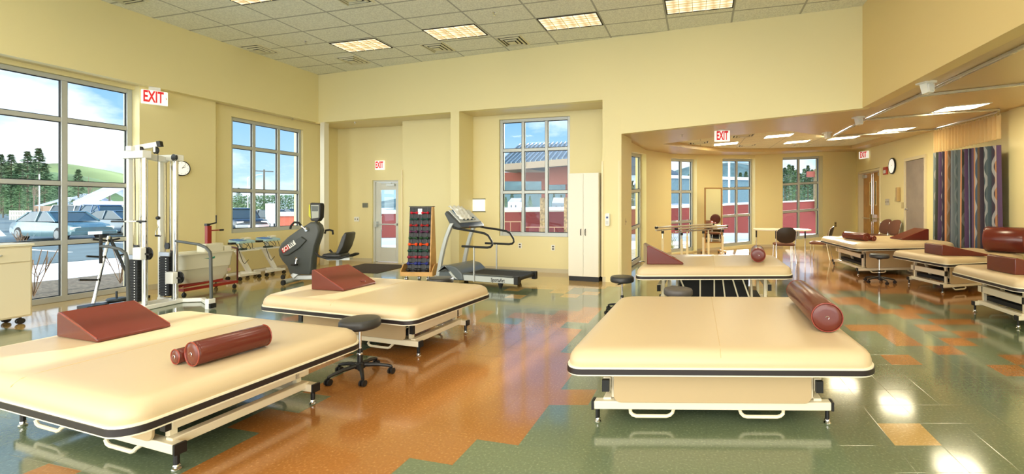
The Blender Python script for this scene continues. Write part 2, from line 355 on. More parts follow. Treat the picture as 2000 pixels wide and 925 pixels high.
# ---------------------------------------------------------------- walls
def off(A, B, d):
    dx, dy = B[0] - A[0], B[1] - A[1]; l = math.hypot(dx, dy); return (-dy / l * d, dx / l * d)
def slab(mb, A, B, za, zb, ta, tb, th):
    """wall piece between plan points A and B; bottom za..zb, top ta..tb; thickness th to the left of A->B"""
    ox, oy = off(A, B, th)
    l0 = [(A[0], A[1], za), (B[0], B[1], zb), (B[0] + ox, B[1] + oy, zb), (A[0] + ox, A[1] + oy, za)]
    l1 = [(A[0], A[1], ta), (B[0], B[1], tb), (B[0] + ox, B[1] + oy, tb), (A[0] + ox, A[1] + oy, ta)]
    return mb.layers([l0, l1])
def lerp(A, B, s): return (A[0] + (B[0] - A[0]) * s, A[1] + (B[1] - A[1]) * s)
def wall_open(mb, A, B, z1, th, ops, z0=0):
    """wall with openings [(s0,s1,sillA,sillB,headA,headB)], s as distance from A"""
    l = math.hypot(B[0] - A[0], B[1] - A[1]); s = 0
    for s0, s1, a0, b0, a1, b1 in ops:
        if s0 - s > .005: slab(mb, lerp(A, B, s / l), lerp(A, B, s0 / l), z0, z0, z1, z1, th)
        P, Q = lerp(A, B, s0 / l), lerp(A, B, s1 / l)
        if max(a0, b0) > z0 + .02: slab(mb, P, Q, z0, z0, a0, b0, th)
        slab(mb, P, Q, a1, b1, z1, z1, th); s = s1
    if l - s > .005: slab(mb, lerp(A, B, s / l), B, z0, z0, z1, z1, th)
nwin = [0]
def window(A, B, zA, zB, cols, rows, setback, fw=.075, name=None):
    """aluminium window between plan points A,B (outside on the left); zA=(sill,head) at A"""
    nwin[0] += 1; ox, oy = off(A, B, 1); l = math.hypot(B[0] - A[0], B[1] - A[1])
    def P(s, t, n):
        q = lerp(A, B, s / l); lo = zA[0] + (zB[0] - zA[0]) * s / l; hi = zA[1] + (zB[1] - zA[1]) * s / l
        return (q[0] + ox * n, q[1] + oy * n, lo + (hi - lo) * t)
    h = (zA[1] - zA[0] + zB[1] - zB[0]) / 2; tw = fw / h; n0, n1 = setback, setback + .09
    mb = MB()
    def member(s0, s1, t0, t1, a=n0, b=n1):
        mb.layers([[P(s0, t0, a), P(s1, t0, a), P(s1, t0, b), P(s0, t0, b)], [P(s0, t1, a), P(s1, t1, a), P(s1, t1, b), P(s0, t1, b)]])
    member(0, fw, 0, 1); member(l - fw, l, 0, 1); member(fw, l - fw, 0, tw * 1.3); member(fw, l - fw, 1 - tw, 1)
    cs = [0.0] + [c * l for c in cols] + [l]
    for c in cols: member(c * l - fw / 2, c * l + fw / 2, tw, 1 - tw, n0 + .004, n1 - .004)
    for r in rows:
        for a, b in zip(cs[:-1], cs[1:]):
            a_ = a + (fw if a == 0 else fw / 2); b_ = b - (fw if b == l else fw / 2)
            member(a_, b_, r - tw / 2, r + tw / 2, n0 + .006, n1 - .006)
    o = mb.build('window_%d' % nwin[0], alu_m, bevel=.006); struct(o)
    g = MB(); g.layers([[P(fw * .5, tw * .5, n0 + .045), P(l - fw * .5, tw * .5, n0 + .045)], [P(fw * .5, 1 - tw * .5, n0 + .045), P(l - fw * .5, 1 - tw * .5, n0 + .045)]], False, False)
    g.f = [[0, 1, 3, 2]]; g.mi = [0]
    g.build('glass_pane', glass_m, o, smooth=0)
    k = MB(); rs = [0] + list(rows) + [1]   # dark gaskets round every pane
    def gk(s0, s1, t0, t1): k.layers([[P(s0, t0, n0 + .03), P(s1, t0, n0 + .03), P(s1, t0, n0 + .058), P(s0, t0, n0 + .058)], [P(s0, t1, n0 + .03), P(s1, t1, n0 + .03), P(s1, t1, n0 + .058), P(s0, t1, n0 + .058)]])
    gw = .012; gt = gw / h
    for a, b in zip(cs[:-1], cs[1:]):
        a_ = a + (fw if a == 0 else fw / 2); b_ = b - (fw if b == l else fw / 2)
        for r0, r1 in zip(rs[:-1], rs[1:]):
            u0 = r0 + (tw * 1.3 if r0 == 0 else tw / 2); u1 = r1 - (tw if r1 == 1 else tw / 2)
            gk(a_, a_ + gw, u0, u1); gk(b_ - gw, b_, u0, u1); gk(a_ + gw, b_ - gw, u0, u0 + gt); gk(a_ + gw, b_ - gw, u1 - gt, u1)
    k.build('gasket', gask_m, o, smooth=0)
    return o
HC = 5.14
# left wall: window plane, pier, bulkhead above
mb = MB(); WL = -10.3
# going +Y, outside is to the left (-X)
wall_open(mb, (WL, -3.2), (WL, 5.78), 3.9, .3, [(3.6, 8.98, 0, 0, 3.78, 3.78)])
wall_open(mb, (WL + .13, 5.78), (WL + .13, 7.10), 3.9, .43, [])
wall_open(mb, (WL, 7.10), (WL, 10.75), 3.9, .3, [(.42, 2.25, .98, .98, 3.63, 3.63)])
wl = mb.build('wall_left', wall_m, smooth=0); struct(wl)
window((WL, .4), (WL, 5.78), (0.0, 3.78), (0.0, 3.78), [.1667, .3333, .5, .6667, .8333], [.262, .524, .806], .06)
window((WL, 7.52), (WL, 9.35), (.98, 3.63), (.98, 3.63), [.31, .655], [.37, .75], .06)
mb = MB(); mb.box(-10.16, -3.2, 3.85, -10.0, Yb(-10), HC + .02)
struct(mb.build('wall_left_upper', wall_m, smooth=0))
mb = MB(); mb.prism([(-10.55, -3.2), (-10.16, -3.2), (-10.16, Yb(-10)), (-10.05, Yb(-10) + .16), (-2.0, Yb(-2) + .16), (-2.0, 10.05), (-7.6, 10.05), (-7.9, 10.8), (-10.55, 10.8)], 3.85, 3.93)
struct(mb.build('ceiling_soffit', soff_m, smooth=0))
# back wall
mb = MB(); TB = .16
slab(mb, (-10.0, Yb(-10)), (-2.01, Yb(-2.01)), 3.85, 3.85, HC + .02, HC + .02, TB)              # bulkhead over the recess
slab(mb, (-2.01, Yb(-2.01)), (-1.6, Yb(-1.6)), 0, 0, HC + .02, HC + .02, .95)                     # full-height pier beside the tall cabinet
XR = 2.78
slab(mb, (-1.6, Yb(-1.6)), (XR + .12, Yb(XR + .12)), zc(-1.6, 9), zc(XR, 8.6), HC + .02, HC + .02, TB)
struct(mb.build('wall_back_upper', wall_m, smooth=0))
mb = MB()
YA = 10.5
wall_open(mb, (-10.3, YA), (-8.1, YA), 3.9, .25, [(1.20, 2.07, 0, 0, 2.33, 2.33)])
mb.prism([(-8.1, YA + .25), (-8.1, YA), (-7.66, 9.93), (-7.66, YA + .25)], 0, 3.9)
slab(mb, (-7.66, 9.93), (-5.79, 9.86), 0, 0, 3.9, 3.9, .3)
mb.prism([(-5.80, 10.1), (-5.80, Yb(-5.8)), (-5.56, Yb(-5.56)), (-5.56, 10.1)], 0, 3.86)
wall_open(mb, (-5.57, 9.9), (-2.0, 9.85), 3.9, .3, [(.73, 2.57, .86, .86, 3.74, 3.74)])
struct(mb.build('wall_back', wall_m, smooth=0))
window((-4.84, 9.887), (-3.0, 9.863), (.86, 3.74), (.86, 3.74), [.333, .667], [.375, .735], .05)
mb = MB(); mb.box(-9.95, Yb(-10) + .0, 0, -9.81, Yb(-10) + .16, 3.86); struct(mb.build('trim_1', mat('post_paint', (236, 230, 205), .4), bevel=.01))
# corner guards
cg = MB()
for x, y in ((-7.67, 9.915), (-2.02, Yb(-2) - .012), (-1.66, Yb(-1.7) - .012)): cg.box(x - .012, y - .006, .1, x + .03, y + .006, 2.55)
struct(cg.build('trim_2', mat('corner_guard', (240, 226, 180), .35), smooth=0))
# right bulkhead
mb = MB(); a, b = (XR, -3.2), (XR, Yb(XR))
mb.layers([[(XR, -3.2, zc(XR, -3.2)), (XR + .2, -3.2, zc(XR, -3.2)), (XR + .2, Yb(XR), zc(XR, Yb(XR))), (XR, Yb(XR), zc(XR, Yb(XR)))], [(XR, -3.2, HC + .02), (XR + .2, -3.2, HC + .02), (XR + .2, Yb(XR), HC + .02), (XR, Yb(XR), HC + .02)]])
struct(mb.build('wall_right_upper', wallw_m, smooth=0))
# right wall with the double door opening
mb = MB(); RW = 6.3
wall_open(mb, (RW, 20.4), (RW, 10.9), 4.3, .45, [(.35, 2.60, 0, 0, 3.0, 3.0)])
mb.box(RW - .1, -3.2, 0, RW + .3, 10.9, 4.3)
struct(mb.build('wall_right', wall_m, smooth=0))
# bay wall
mb = MB(); BT = .32
slab(mb, BAY[0], BAY[1], 0, 0, 3.5, 3.5, -.0001 + BT)
wins = []
for k, (za, zb, cols, rows) in {1: ((.02, 2.92), (.02, 3.10), [.34], [.33, .66]), 3: ((.04, 3.19), (.04, 3.24), [.52], [.32, .645]), 5: ((.07, 3.36), (.12, 3.43), [.53], [.345, .66]), 7: ((.22, 3.52), (.36, 3.60), [.46], [.34, .675])}.items():
    A, B = BAY[k], BAY[k + 1]; l = math.hypot(B[0] - A[0], B[1] - A[1])
    wall_open(mb, A, B, 4.2, BT, [(0.0, l, za[0], zb[0], za[1], zb[1])]); wins.append((A, B, za, zb, cols, rows))
for k in (2, 4, 6, 8): slab(mb, BAY[k], BAY[k + 1], 0, 0, 4.2, 4.2, BT)
for k in range(1, 9):    # wedges closing the joints outside
    p = BAY[k]; o1 = off(BAY[k - 1], BAY[k], BT); o2 = off(BAY[k], BAY[k + 1], BT)
    mb.prism([p, (p[0] + o1[0], p[1] + o1[1]), (p[0] + o2[0], p[1] + o2[1])], 0, 4.2)
struct(mb.build('wall_bay', wall_m, smooth=0))
for A, B, za, zb, cols, rows in wins: window(A, B, za, zb, cols, rows, .16, fw=.085)

# baseboards
mb = MB()
def bb(A, B):
    slab(mb, A, B, 0, 0, .1, .1, -.012)
for A, B in (((-1.52, 12.62), (-.93, 14.53)), ((-.12, 15.66), (.79, 16.72)), ((2.05, 17.87), (3.14, 18.46)), ((4.72, 19.08), (6.3, 20.36)), ((RW, 17.7), (RW, 10.9))): bb(A, B)
struct(mb.build('baseboard_right', base_m, smooth=0))
mb = MB()
for A, B in (((-10.3, YA), (-9.1, YA)), ((-7.66, 9.93), (-5.8, 9.86)), ((-5.56, 9.9), (-2.75, 9.86)), ((-2.01, Yb(-2.01)), (-1.6, Yb(-1.6)))): bb(A, B)
struct(mb.build('baseboard_back', base_m, smooth=0))
mb = MB(); bb((WL + .13, 5.78), (WL + .13, 7.10)); bb((WL, 7.10), (WL, 10.5)); struct(mb.build('baseboard_left', base_m, smooth=0))

# ---------------------------------------------------------------- ceilings
def ceil_mat(name, col, sx, sy, ox, oy, lw=.014, line=.62):
    m = bpy.data.materials.new(name); m.use_nodes = True; nt = m.node_tree; b = nt.nodes['Principled BSDF']; c = lin(col)
    t = nt.nodes.new('ShaderNodeTexCoord'); mpn = nt.nodes.new('ShaderNodeMapping')
    nt.links.new(t.outputs['Object'], mpn.inputs[0]); mpn.inputs['Location'].default_value = (-ox / sx, -oy / sy, 0); mpn.inputs['Scale'].default_value = (1 / sx, 1 / sy, 1)
    sp = nt.nodes.new('ShaderNodeSeparateXYZ'); nt.links.new(mpn.outputs[0], sp.inputs[0]); ms = []
    for a, s in (('X', sx), ('Y', sy)):
        q = nt.nodes.new('ShaderNodeMath'); q.operation = 'PINGPONG'; q.inputs[1].default_value = .5; nt.links.new(sp.outputs[a], q.inputs[0])
        r = nt.nodes.new('ShaderNodeMath'); r.operation = 'MULTIPLY'; r.inputs[1].default_value = s; nt.links.new(q.outputs[0], r.inputs[0]); ms.append(r)
    mn = nt.nodes.new('ShaderNodeMath'); mn.operation = 'MINIMUM'; nt.links.new(ms[0].outputs[0], mn.inputs[0]); nt.links.new(ms[1].outputs[0], mn.inputs[1])
    lt = nt.nodes.new('ShaderNodeMath'); lt.operation = 'LESS_THAN'; lt.inputs[1].default_value = lw; nt.links.new(mn.outputs[0], lt.inputs[0])
    n = nt.nodes.new('ShaderNodeTexNoise'); n.inputs['Scale'].default_value = 38; n.inputs['Detail'].default_value = 5; nt.links.new(t.outputs['Object'], n.inputs['Vector'])
    r = nt.nodes.new('ShaderNodeValToRGB'); nt.links.new(n.outputs[0], r.inputs[0]); r.color_ramp.elements[0].position = .42; r.color_ramp.elements[1].position = .58
    r.color_ramp.elements[0].color = (*[v * .84 for v in c], 1); r.color_ramp.elements[1].color = (*c, 1)
    mx = nt.nodes.new('ShaderNodeMix'); mx.data_type = 'RGBA'; nt.links.new(lt.outputs[0], mx.inputs['Factor']); nt.links.new(r.outputs[0], mx.inputs['A']); mx.inputs['B'].default_value = (*[v * line for v in c], 1)
    nt.links.new(mx.outputs['Result'], b.inputs['Base Color']); b.inputs['Roughness'].default_value = .8
    bp = nt.nodes.new('ShaderNodeBump'); bp.inputs['Strength'].default_value = .4; bp.inputs['Distance'].default_value = .01; nt.links.new(n.outputs[0], bp.inputs['Height']); nt.links.new(bp.outputs[0], b.inputs['Normal'])
    return m
GX0, GXS, GY0, GYS = -.62, 1.2, 8.3, .605
acm = ceil_mat('acoustic_tile', (242, 243, 228), GXS, GYS, GX0, GY0, lw=.018, line=.5)
mb = MB(); mb.box(-10.16, -3.2, HC, XR + .2, 9.8, HC + .05); struct(mb.build('ceiling', acm, smooth=0))
AC = [(-.95, 11.47), (.4, 10.99), (1.93, 10.99), (2.96, 12.51), (3.57, 13.52), (5.79, 15.22), (5.6, 18.6), (4.1, 17.9), (2.57, 17.0), (1.6, 16.2), (.79, 15.31), (.2, 14.3), (-.27, 13.31)]
outer = [(XR, -3.2), (6.75, -3.2), (6.75, 20.8)] + [(x - .25, y + .3) for x, y in reversed(BAY[1:])] + [(-1.8, 9.05), (XR, 8.7)]
bmh = bmesh.new(); es = []
for loop in (outer, AC):
    vs_ = [bmh.verts.new((x, y, 0)) for x, y in loop]
    for k in range(len(vs_)): es.append(bmh.edges.new((vs_[k], vs_[(k + 1) % len(vs_)])))
bmesh.ops.triangle_fill(bmh, edges=es, use_beauty=True); bmh.verts.index_update()
mb = MB(); mb.add([(v.co.x, v.co.y, zc(v.co.x, v.co.y)) for v in bmh.verts], [[v.index for v in f.verts] for f in bmh.faces]); bmh.free()
n = len(AC); l0 = [(x, y, zc(x, y)) for x, y in AC]; l1 = [(x, y, zc(x, y) + .12) for x, y in AC]; mb.layers([l0, l1], False, False)
struct(mb.build('ceiling_low', lowc_m, smooth=0))
mb = MB(); mb.add(l1, [tuple(range(n))]); struct(mb.build('ceiling_bay', ceil_mat('bay_tile', (240, 232, 196), 1.2, .61, 0, 0), smooth=0))

# ---------------------------------------------------------------- doors
door_alu = mat('door_paint', (214, 216, 208), .4)
def prect(mb, x0, x1, z0, z1, y0, y1): mb.box(x0, y0, z0, x1, y1, z1)
# exit door in the alcove
DX0, DX1, DY = -9.10, -8.23, 10.5
mb = MB()
for a in ((DX0, DX0 + .05, 0, 2.33), (DX1 - .05, DX1, 0, 2.33), (DX0 + .05, DX1 - .05, 2.28, 2.33)): prect(mb, *a, DY + .04, DY + .16)
d1 = struct(mb.build('door_1', door_alu, bevel=.004))
mb = MB(); x0, x1 = DX0 + .052, DX1 - .052
for a in ((x0, x0 + .16, .01, 2.27), (x1 - .10, x1, .01, 2.27), (x0 + .16, x1 - .10, .01, .42), (x0 + .16, x1 - .10, 2.06, 2.27)): prect(mb, *a, DY + .08, DY + .125)
lf = mb.build('door_leaf', door_alu, d1, bevel=.004)
mb = MB(); mb.box(x0 + .155, DY + .1, .41, x1 - .095, DY + .106, 2.07); mb.build('glass_pane', glass_m, d1, smooth=0)
mb = MB(); mb.tube([(x0 + .03, DY + .02, 1.08), (x1 - .02, DY + .02, 1.08)], .018); mb.box(x0 + .0, DY - .01, 1.0, x0 + .09, DY + .08, 1.16); mb.box(x1 - .07, DY, 1.05, x1 - .01, DY + .08, 1.11); mb.build('push_bar', silver_m, d1)
mb = MB(); mb.tube([(x0 + .19, DY + .09, .9), (x0 + .22, DY + .04, .93), (x0 + .22, DY + .04, 1.28), (x0 + .19, DY + .09, 1.31)], .012); mb.build('pull_handle', white_m, d1)
mb = MB(); mb.box(x1 - .36, DY + .01, 2.17, x1 - .1, DY + .08, 2.23); mb.bar((x1 - .2, DY + .02, 2.25), (x1 - .55, DY + .03, 2.25), .02); mb.build('door_closer', silver_m, d1)
# grey single door on the right wall
RY0, RY1 = 14.57, 15.75; dg = mat('grey_door', (150, 138, 126), .38, var=.12, vscale=2.5)
fr = mat('door_frame', (222, 212, 180), .4)
mb = MB()
for y0, y1, z0, z1 in ((RY0 - .09, RY0, 0, 3.0), (RY1, RY1 + .09, 0, 3.0), (RY0 - .09, RY1 + .09, 3.0, 3.09)): mb.box(RW - .05, y0, z0, RW + .02, y1, z1)
d2 = struct(mb.build('door_2', fr, bevel=.005))
mb = MB(); mb.box(RW - .022, RY0 + .008, .01, RW + .01, RY1 - .008, 2.992); mb.build('door_leaf', dg, d2, bevel=.004)
mb = MB(); mb.lathe([(.0, -.07), (.035, -.068), (.035, -.05), (.012, -.045), (.012, -.02), (.05, -.018), (.05, 0)], 16, (RW - .022, RY1 - .1, 1.5), 'x'); mb.build('door_knob', chrome_m, d2)
mb = MB()
for z in (.3, 1.5, 2.7): mb.box(RW - .045, RY0 - .03, z - .07, RW - .02, RY0 + .02, z + .07)
mb.build('hinge', gask_m, d2)
# double door in its recess
D0, D1 = 17.80, 20.05; oak_m = mat('oak_veneer', (190, 140, 66), .35, var=.22, vscale=3)
mb = MB(); XD = RW + .12
for y0, y1, z0, z1 in ((D0, D0 + .08, 0, 2.98), (D1 - .08, D1, 0, 2.98), (D0 + .08, D1 - .08, 2.9, 2.98)): mb.box(RW - .03, y0, z0, XD + .12, y1, z1)
d3 = struct(mb.build('door_3', fr, bevel=.005))
mid = (D0 + D1) / 2
for y0, y1, s in ((D0 + .085, mid - .006, 1), (mid + .006, D1 - .085, -1)):
    mb = MB(); mb.box(XD + .03, y0, .01, XD + .08, y1, 2.89); lf = mb.build('door_leaf', oak_m, d3, bevel=.004)
    yc = (y1 - .26) if s > 0 else (y0 + .26)
    mb = MB()
    for q in ((yc - .09, yc - .06, 1.62, 2.55), (yc + .06, yc + .09, 1.62, 2.55), (yc - .06, yc + .06, 1.62, 1.65), (yc - .06, yc + .06, 2.52, 2.55)): mb.box(XD + .015, q[0], q[2], XD + .035, q[1], q[3])
    mb.build('light_frame', mat('light_frame', (240, 226, 180), .4), lf)
    mb = MB(); mb.box(XD + .022, yc - .06, 1.65, XD + .03, yc + .06, 2.52); mb.build('light_glass', mat('wired_glass', (96, 92, 70), .15), lf)
    mb = MB(); ye = y1 - .04 if s > 0 else y0 + .04; yo = y0 + .08 if s > 0 else y1 - .08
    mb.tube([(XD - .03, yo, 1.12), (XD - .03, ye, 1.12)], .022); mb.box(XD - .05, min(ye, ye - s * .09), 1.0, XD + .03, max(ye, ye - s * .09), 1.28); mb.tube([(XD - .0, ye - s * .03, .1), (XD - .0, ye - s * .03, 2.85)], .012); mb.build('push_bar', chrome_m, lf)
    mb = MB(); mb.box(XD - .05, yo - .02, 2.72, XD + .03, yo + s * .3, 2.84); mb.build('door_closer', silver_m, lf)

# ---------------------------------------------------------------- ceiling lights, vents
lens_m = bpy.data.materials.new('louvre_lens'); lens_m.use_nodes = True; nt = lens_m.node_tree; nt.nodes.clear()
o_ = nt.nodes.new('ShaderNodeOutputMaterial'); em = nt.nodes.new('ShaderNodeEmission'); nt.links.new(em.outputs[0], o_.inputs[0])
t_ = nt.nodes.new('ShaderNodeTexCoord'); mp_ = nt.nodes.new('ShaderNodeMapping'); mp_.inputs['Scale'].default_value = (1, 1, 0); nt.links.new(t_.outputs['UV'], mp_.inputs[0])
wv = nt.nodes.new('ShaderNodeTexVoronoi'); wv.inputs['Scale'].default_value = 1; wv.inputs['Randomness'].default_value = .15; nt.links.new(mp_.outputs[0], wv.inputs['Vector'])
cr_ = nt.nodes.new('ShaderNodeValToRGB'); nt.links.new(wv.outputs['Distance'], cr_.inputs[0])
cr_.color_ramp.elements[0].position = .1; cr_.color_ramp.elements[0].color = (1.0, .90, .62, 1); cr_.color_ramp.elements[1].position = .62; cr_.color_ramp.elements[1].color = (.50, .34, .15, 1)
nt.links.new(cr_.outputs[0], em.inputs[0]); em.inputs[1].default_value = LAMP
lw_m = emis('diffuser_lens', (255, 240, 200), LAMP_LOW)
off_m = emis('lens_fill_unseen', (255, 238, 212), LAMP_FILL)  # unseen ceiling lights, made far brighter than the seen ones to fill the room
def louvre_cells(parent, w, d, z, nx=5, ny=3):
    me = bpy.data.meshes.new('diffuser'); me.from_pydata([(-w / 2, -d / 2, z), (w / 2, -d / 2, z), (w / 2, d / 2, z), (-w / 2, d / 2, z)], [], [(3, 2, 1, 0)])
    uv = me.uv_layers.new(name='cells'); me.materials.append(lens_m)
    for lp in me.loops:
        v = me.vertices[lp.vertex_index].co; uv.data[lp.index].uv = ((v.x / w + .5) * nx, (v.y / d + .5) * ny)
    o = bpy.data.objects.new('diffuser', me); C.objects.link(o); o.parent = parent; return o
def troffer(label, x, y, group='recessed ceiling lights', z=HC):
    t = thing('ceiling_light', label, 'ceiling light', (x, y, z), 0, group)
    w, d = 1.17, .575; mb = MB()
    mb.box(-w / 2, -d / 2, -.012, w / 2, -d / 2 + .022, .0); mb.box(-w / 2, d / 2 - .022, -.012, w / 2, d / 2, 0); mb.box(-w / 2, -d / 2 + .022, -.012, -w / 2 + .022, d / 2 - .022, 0); mb.box(w / 2 - .022, -d / 2 + .022, -.012, w / 2, d / 2 - .022, 0)
    mb.build('frame', mat('dark_bronze', (40, 34, 26), .5), t, smooth=0)
    louvre_cells(t, w - .04, d - .04, -.006)
    mb = MB()
    for k in range(1, 5): mb.box(-w / 2 + k * w / 5 - .004, -d / 2 + .022, -.022, -w / 2 + k * w / 5 + .004, d / 2 - .022, -.008)
    for k in range(1, 3): mb.box(-w / 2 + .022, -d / 2 + k * d / 3 - .004, -.022, w / 2 - .022, -d / 2 + k * d / 3 + .004, -.008)
    mb.build('louvre', mat('louvre', (235, 215, 160), .3, metal=.3), t, smooth=0)
    return t
gy = 8.3 - .3025
t0 = troffer('leftmost of the four louvred ceiling lights in the row nearest the back wall', -7.24, gy + .03)
dup(t0, (-4.84, gy - .1, HC), label='second from left of the four louvred ceiling lights nearest the back wall')
dup(t0, (-2.42, gy, HC), label='louvred ceiling light with a vent at its left, third in the back row')
dup(t0, (-.02, gy - .15, HC), label='rightmost louvred ceiling light, cut by the top edge of the photo above the exit sign')
dup(t0, (-7.24, 5.6, HC), label='louvred ceiling light cut by the top edge of the photo, above the left wall')
off_me = None
for y in (5.0, 2.6, -.4, -2.6):
    for x in (-9.0, -4.84, -2.42, -.02, 1.9) if y != 5.0 else (-4.84, -2.42, -.02):
        q = dup(t0, (x, y, HC), label='unseen louvred ceiling light overhead, brightened to fill the room', group='unseen fill lights of the ceiling')
        for c_ in q.children:
            if c_.name.startswith('diffuser'):
                if off_me is None: off_me = c_.data.copy(); off_me.materials[0] = off_m
                c_.data = off_me
# vents
def vent(label, x, y, z=HC, s=1.0):
    t = thing('ceiling_vent', label, 'air vent', (x, y, z), 0, 'square ceiling vents'); h = .29 * s
    mb = MB()
    for k, (a, b) in enumerate(((h, h - .03), (h - .075, h - .10), (h - .15, h - .175))):
        zz = -.01 - k * .012
        l0 = [(-a, -a, zz + .01), (a, -a, zz + .01), (a, a, zz + .01), (-a, a, zz + .01)]; l1 = [(-b, -b, zz - .012), (b, -b, zz - .012), (b, b, zz - .012), (-b, b, zz - .012)]
        c_ = b - .012; l2 = [(-c_, -c_, zz + .008), (c_, -c_, zz + .008), (c_, c_, zz + .008), (-c_, c_, zz + .008)]
        mb.layers([l0, l1, l2], False, False)
    mb.box(-.08 * s, -.08 * s, -.05, .08 * s, .08 * s, -.044)
    mb.build('louvre_ring', mat('vent_paint', (222, 218, 188), .4, metal=.1), t, smooth=0)
    mb = MB(); mb.box(-h + .01, -h + .01, -.006, h - .01, h - .01, -.001); mb.build('dark_throat', mat('vent_throat', (46, 44, 36), .8), t, smooth=0)
    return t
v0 = vent('square ceiling vent touching the left wall, under the sprinkler head', -9.66, 7.65)
dup(v0, (-8.17, 8.78, HC), label='square ceiling vent just in front of the leftmost louvred light')
dup(v0, (-5.68, 8.55, HC), label='square ceiling vent in front of the second louvred light from the left')
dup(v0, (-3.9, 8.62, HC), label='square ceiling vent between the second and third louvred lights')
dup(v0, (-9.5, 5.1, HC), label='square ceiling vent cut by the top edge of the photo at the left wall')
dup(v0, (-5.75, 6.1, HC), label='square ceiling vent cut by the top edge of the photo above the second light')
for x, y, lb in ((-.04, 12.9, 'dark ceiling vent of the bay left of the hanging exit sign'), (1.1, 12.2, 'dark ceiling vent of the bay right of the hanging exit sign'), (1.47, 14.9, 'dark ceiling vent deep in the bay above the third window'), (3.4, 16.4, 'dark ceiling vent of the bay above the rightmost window')):
    t = dup(v0, (x, y, zc(x, y) + .12), label=lb, group='vents in the bay ceiling'); t.rotation_euler = (math.atan(.03), -math.atan(.055), 0)
# sprinklers
def sprinkler(lb, x, y, z):
    t = MB(); t.lathe([(.035, 0), (.035, -.006), (.012, -.012), (.012, -.04), (.02, -.045), (.02, -.05), (.001, -.05)], 10); o = t.build('sprinkler_head', chrome_m); o.location = (x, y, z); tag(o, lb, 'sprinkler', 'sprinkler heads')
sprinkler('sprinkler head in the acoustic ceiling left of the louvred lights', -8.23, 7.54, HC)
sprinkler('sprinkler head in the acoustic ceiling above the third louvred light', -3.66, 7.28, HC)
sprinkler('sprinkler head on the soffit above the bike window', -10.15, 8.9, 3.85)
sprinkler('sprinkler head on the soffit over the exit door alcove', -9.0, 9.75, 3.85)
sprinkler('sprinkler head on the soffit left of the hanging exit sign', -.4, 10.0, zc(-.4, 10.0))
# lights of the low ceiling
def flat_light(lb, x, y, z, w=.74, d=.60, rz=0):
    t = thing('ceiling_light', lb, 'ceiling light', (x, y, z), 0, 'flat ceiling lights of the low ceiling'); t.rotation_euler = (math.atan(.03), -math.atan(.055), rz)
    mb = MB(); mb.box(-w / 2, -d / 2, -.012, w / 2, -d / 2 + .03, .004); mb.box(-w / 2, d / 2 - .03, -.012, w / 2, d / 2, .004); mb.box(-w / 2, -d / 2 + .03, -.012, -w / 2 + .03, d / 2 - .03, .004); mb.box(w / 2 - .03, -d / 2 + .03, -.012, w / 2, d / 2 - .03, .004)
    mb.build('frame', white_m, t, smooth=0)
    mb = MB(); mb.box(-w / 2 + .03, -d / 2 + .03, -.008, w / 2 - .03, d / 2 - .03, 0); mb.build('diffuser', lw_m, t, smooth=0); return t
flat_light('flat ceiling light in front of the curtain', 4.82, 9.85, zc(4.82, 9.85))
flat_light('flat ceiling light between the curtain and the two-leaf wooden door', 4.93, 12.95, zc(4.93, 12.95))
flat_light('flat ceiling light at the far end of the curtain rails', 4.0, 13.95, zc(4.0, 13.95) + .0)
for x, y, lb in ((.75, 13.9, 'flat bay ceiling light beyond the hanging exit sign'), (2.1, 13.0, 'flat bay ceiling light right of the hanging exit sign'), (3.0, 15.2, 'flat bay ceiling light before the rightmost window')): flat_light(lb, x, y, zc(x, y) + .12)
for x, y in ((4.6, 6.0), (4.6, 2.6), (4.6, -.6)): flat_light('flat ceiling light over the right side tables, outside the photo', x, y, zc(x, y))
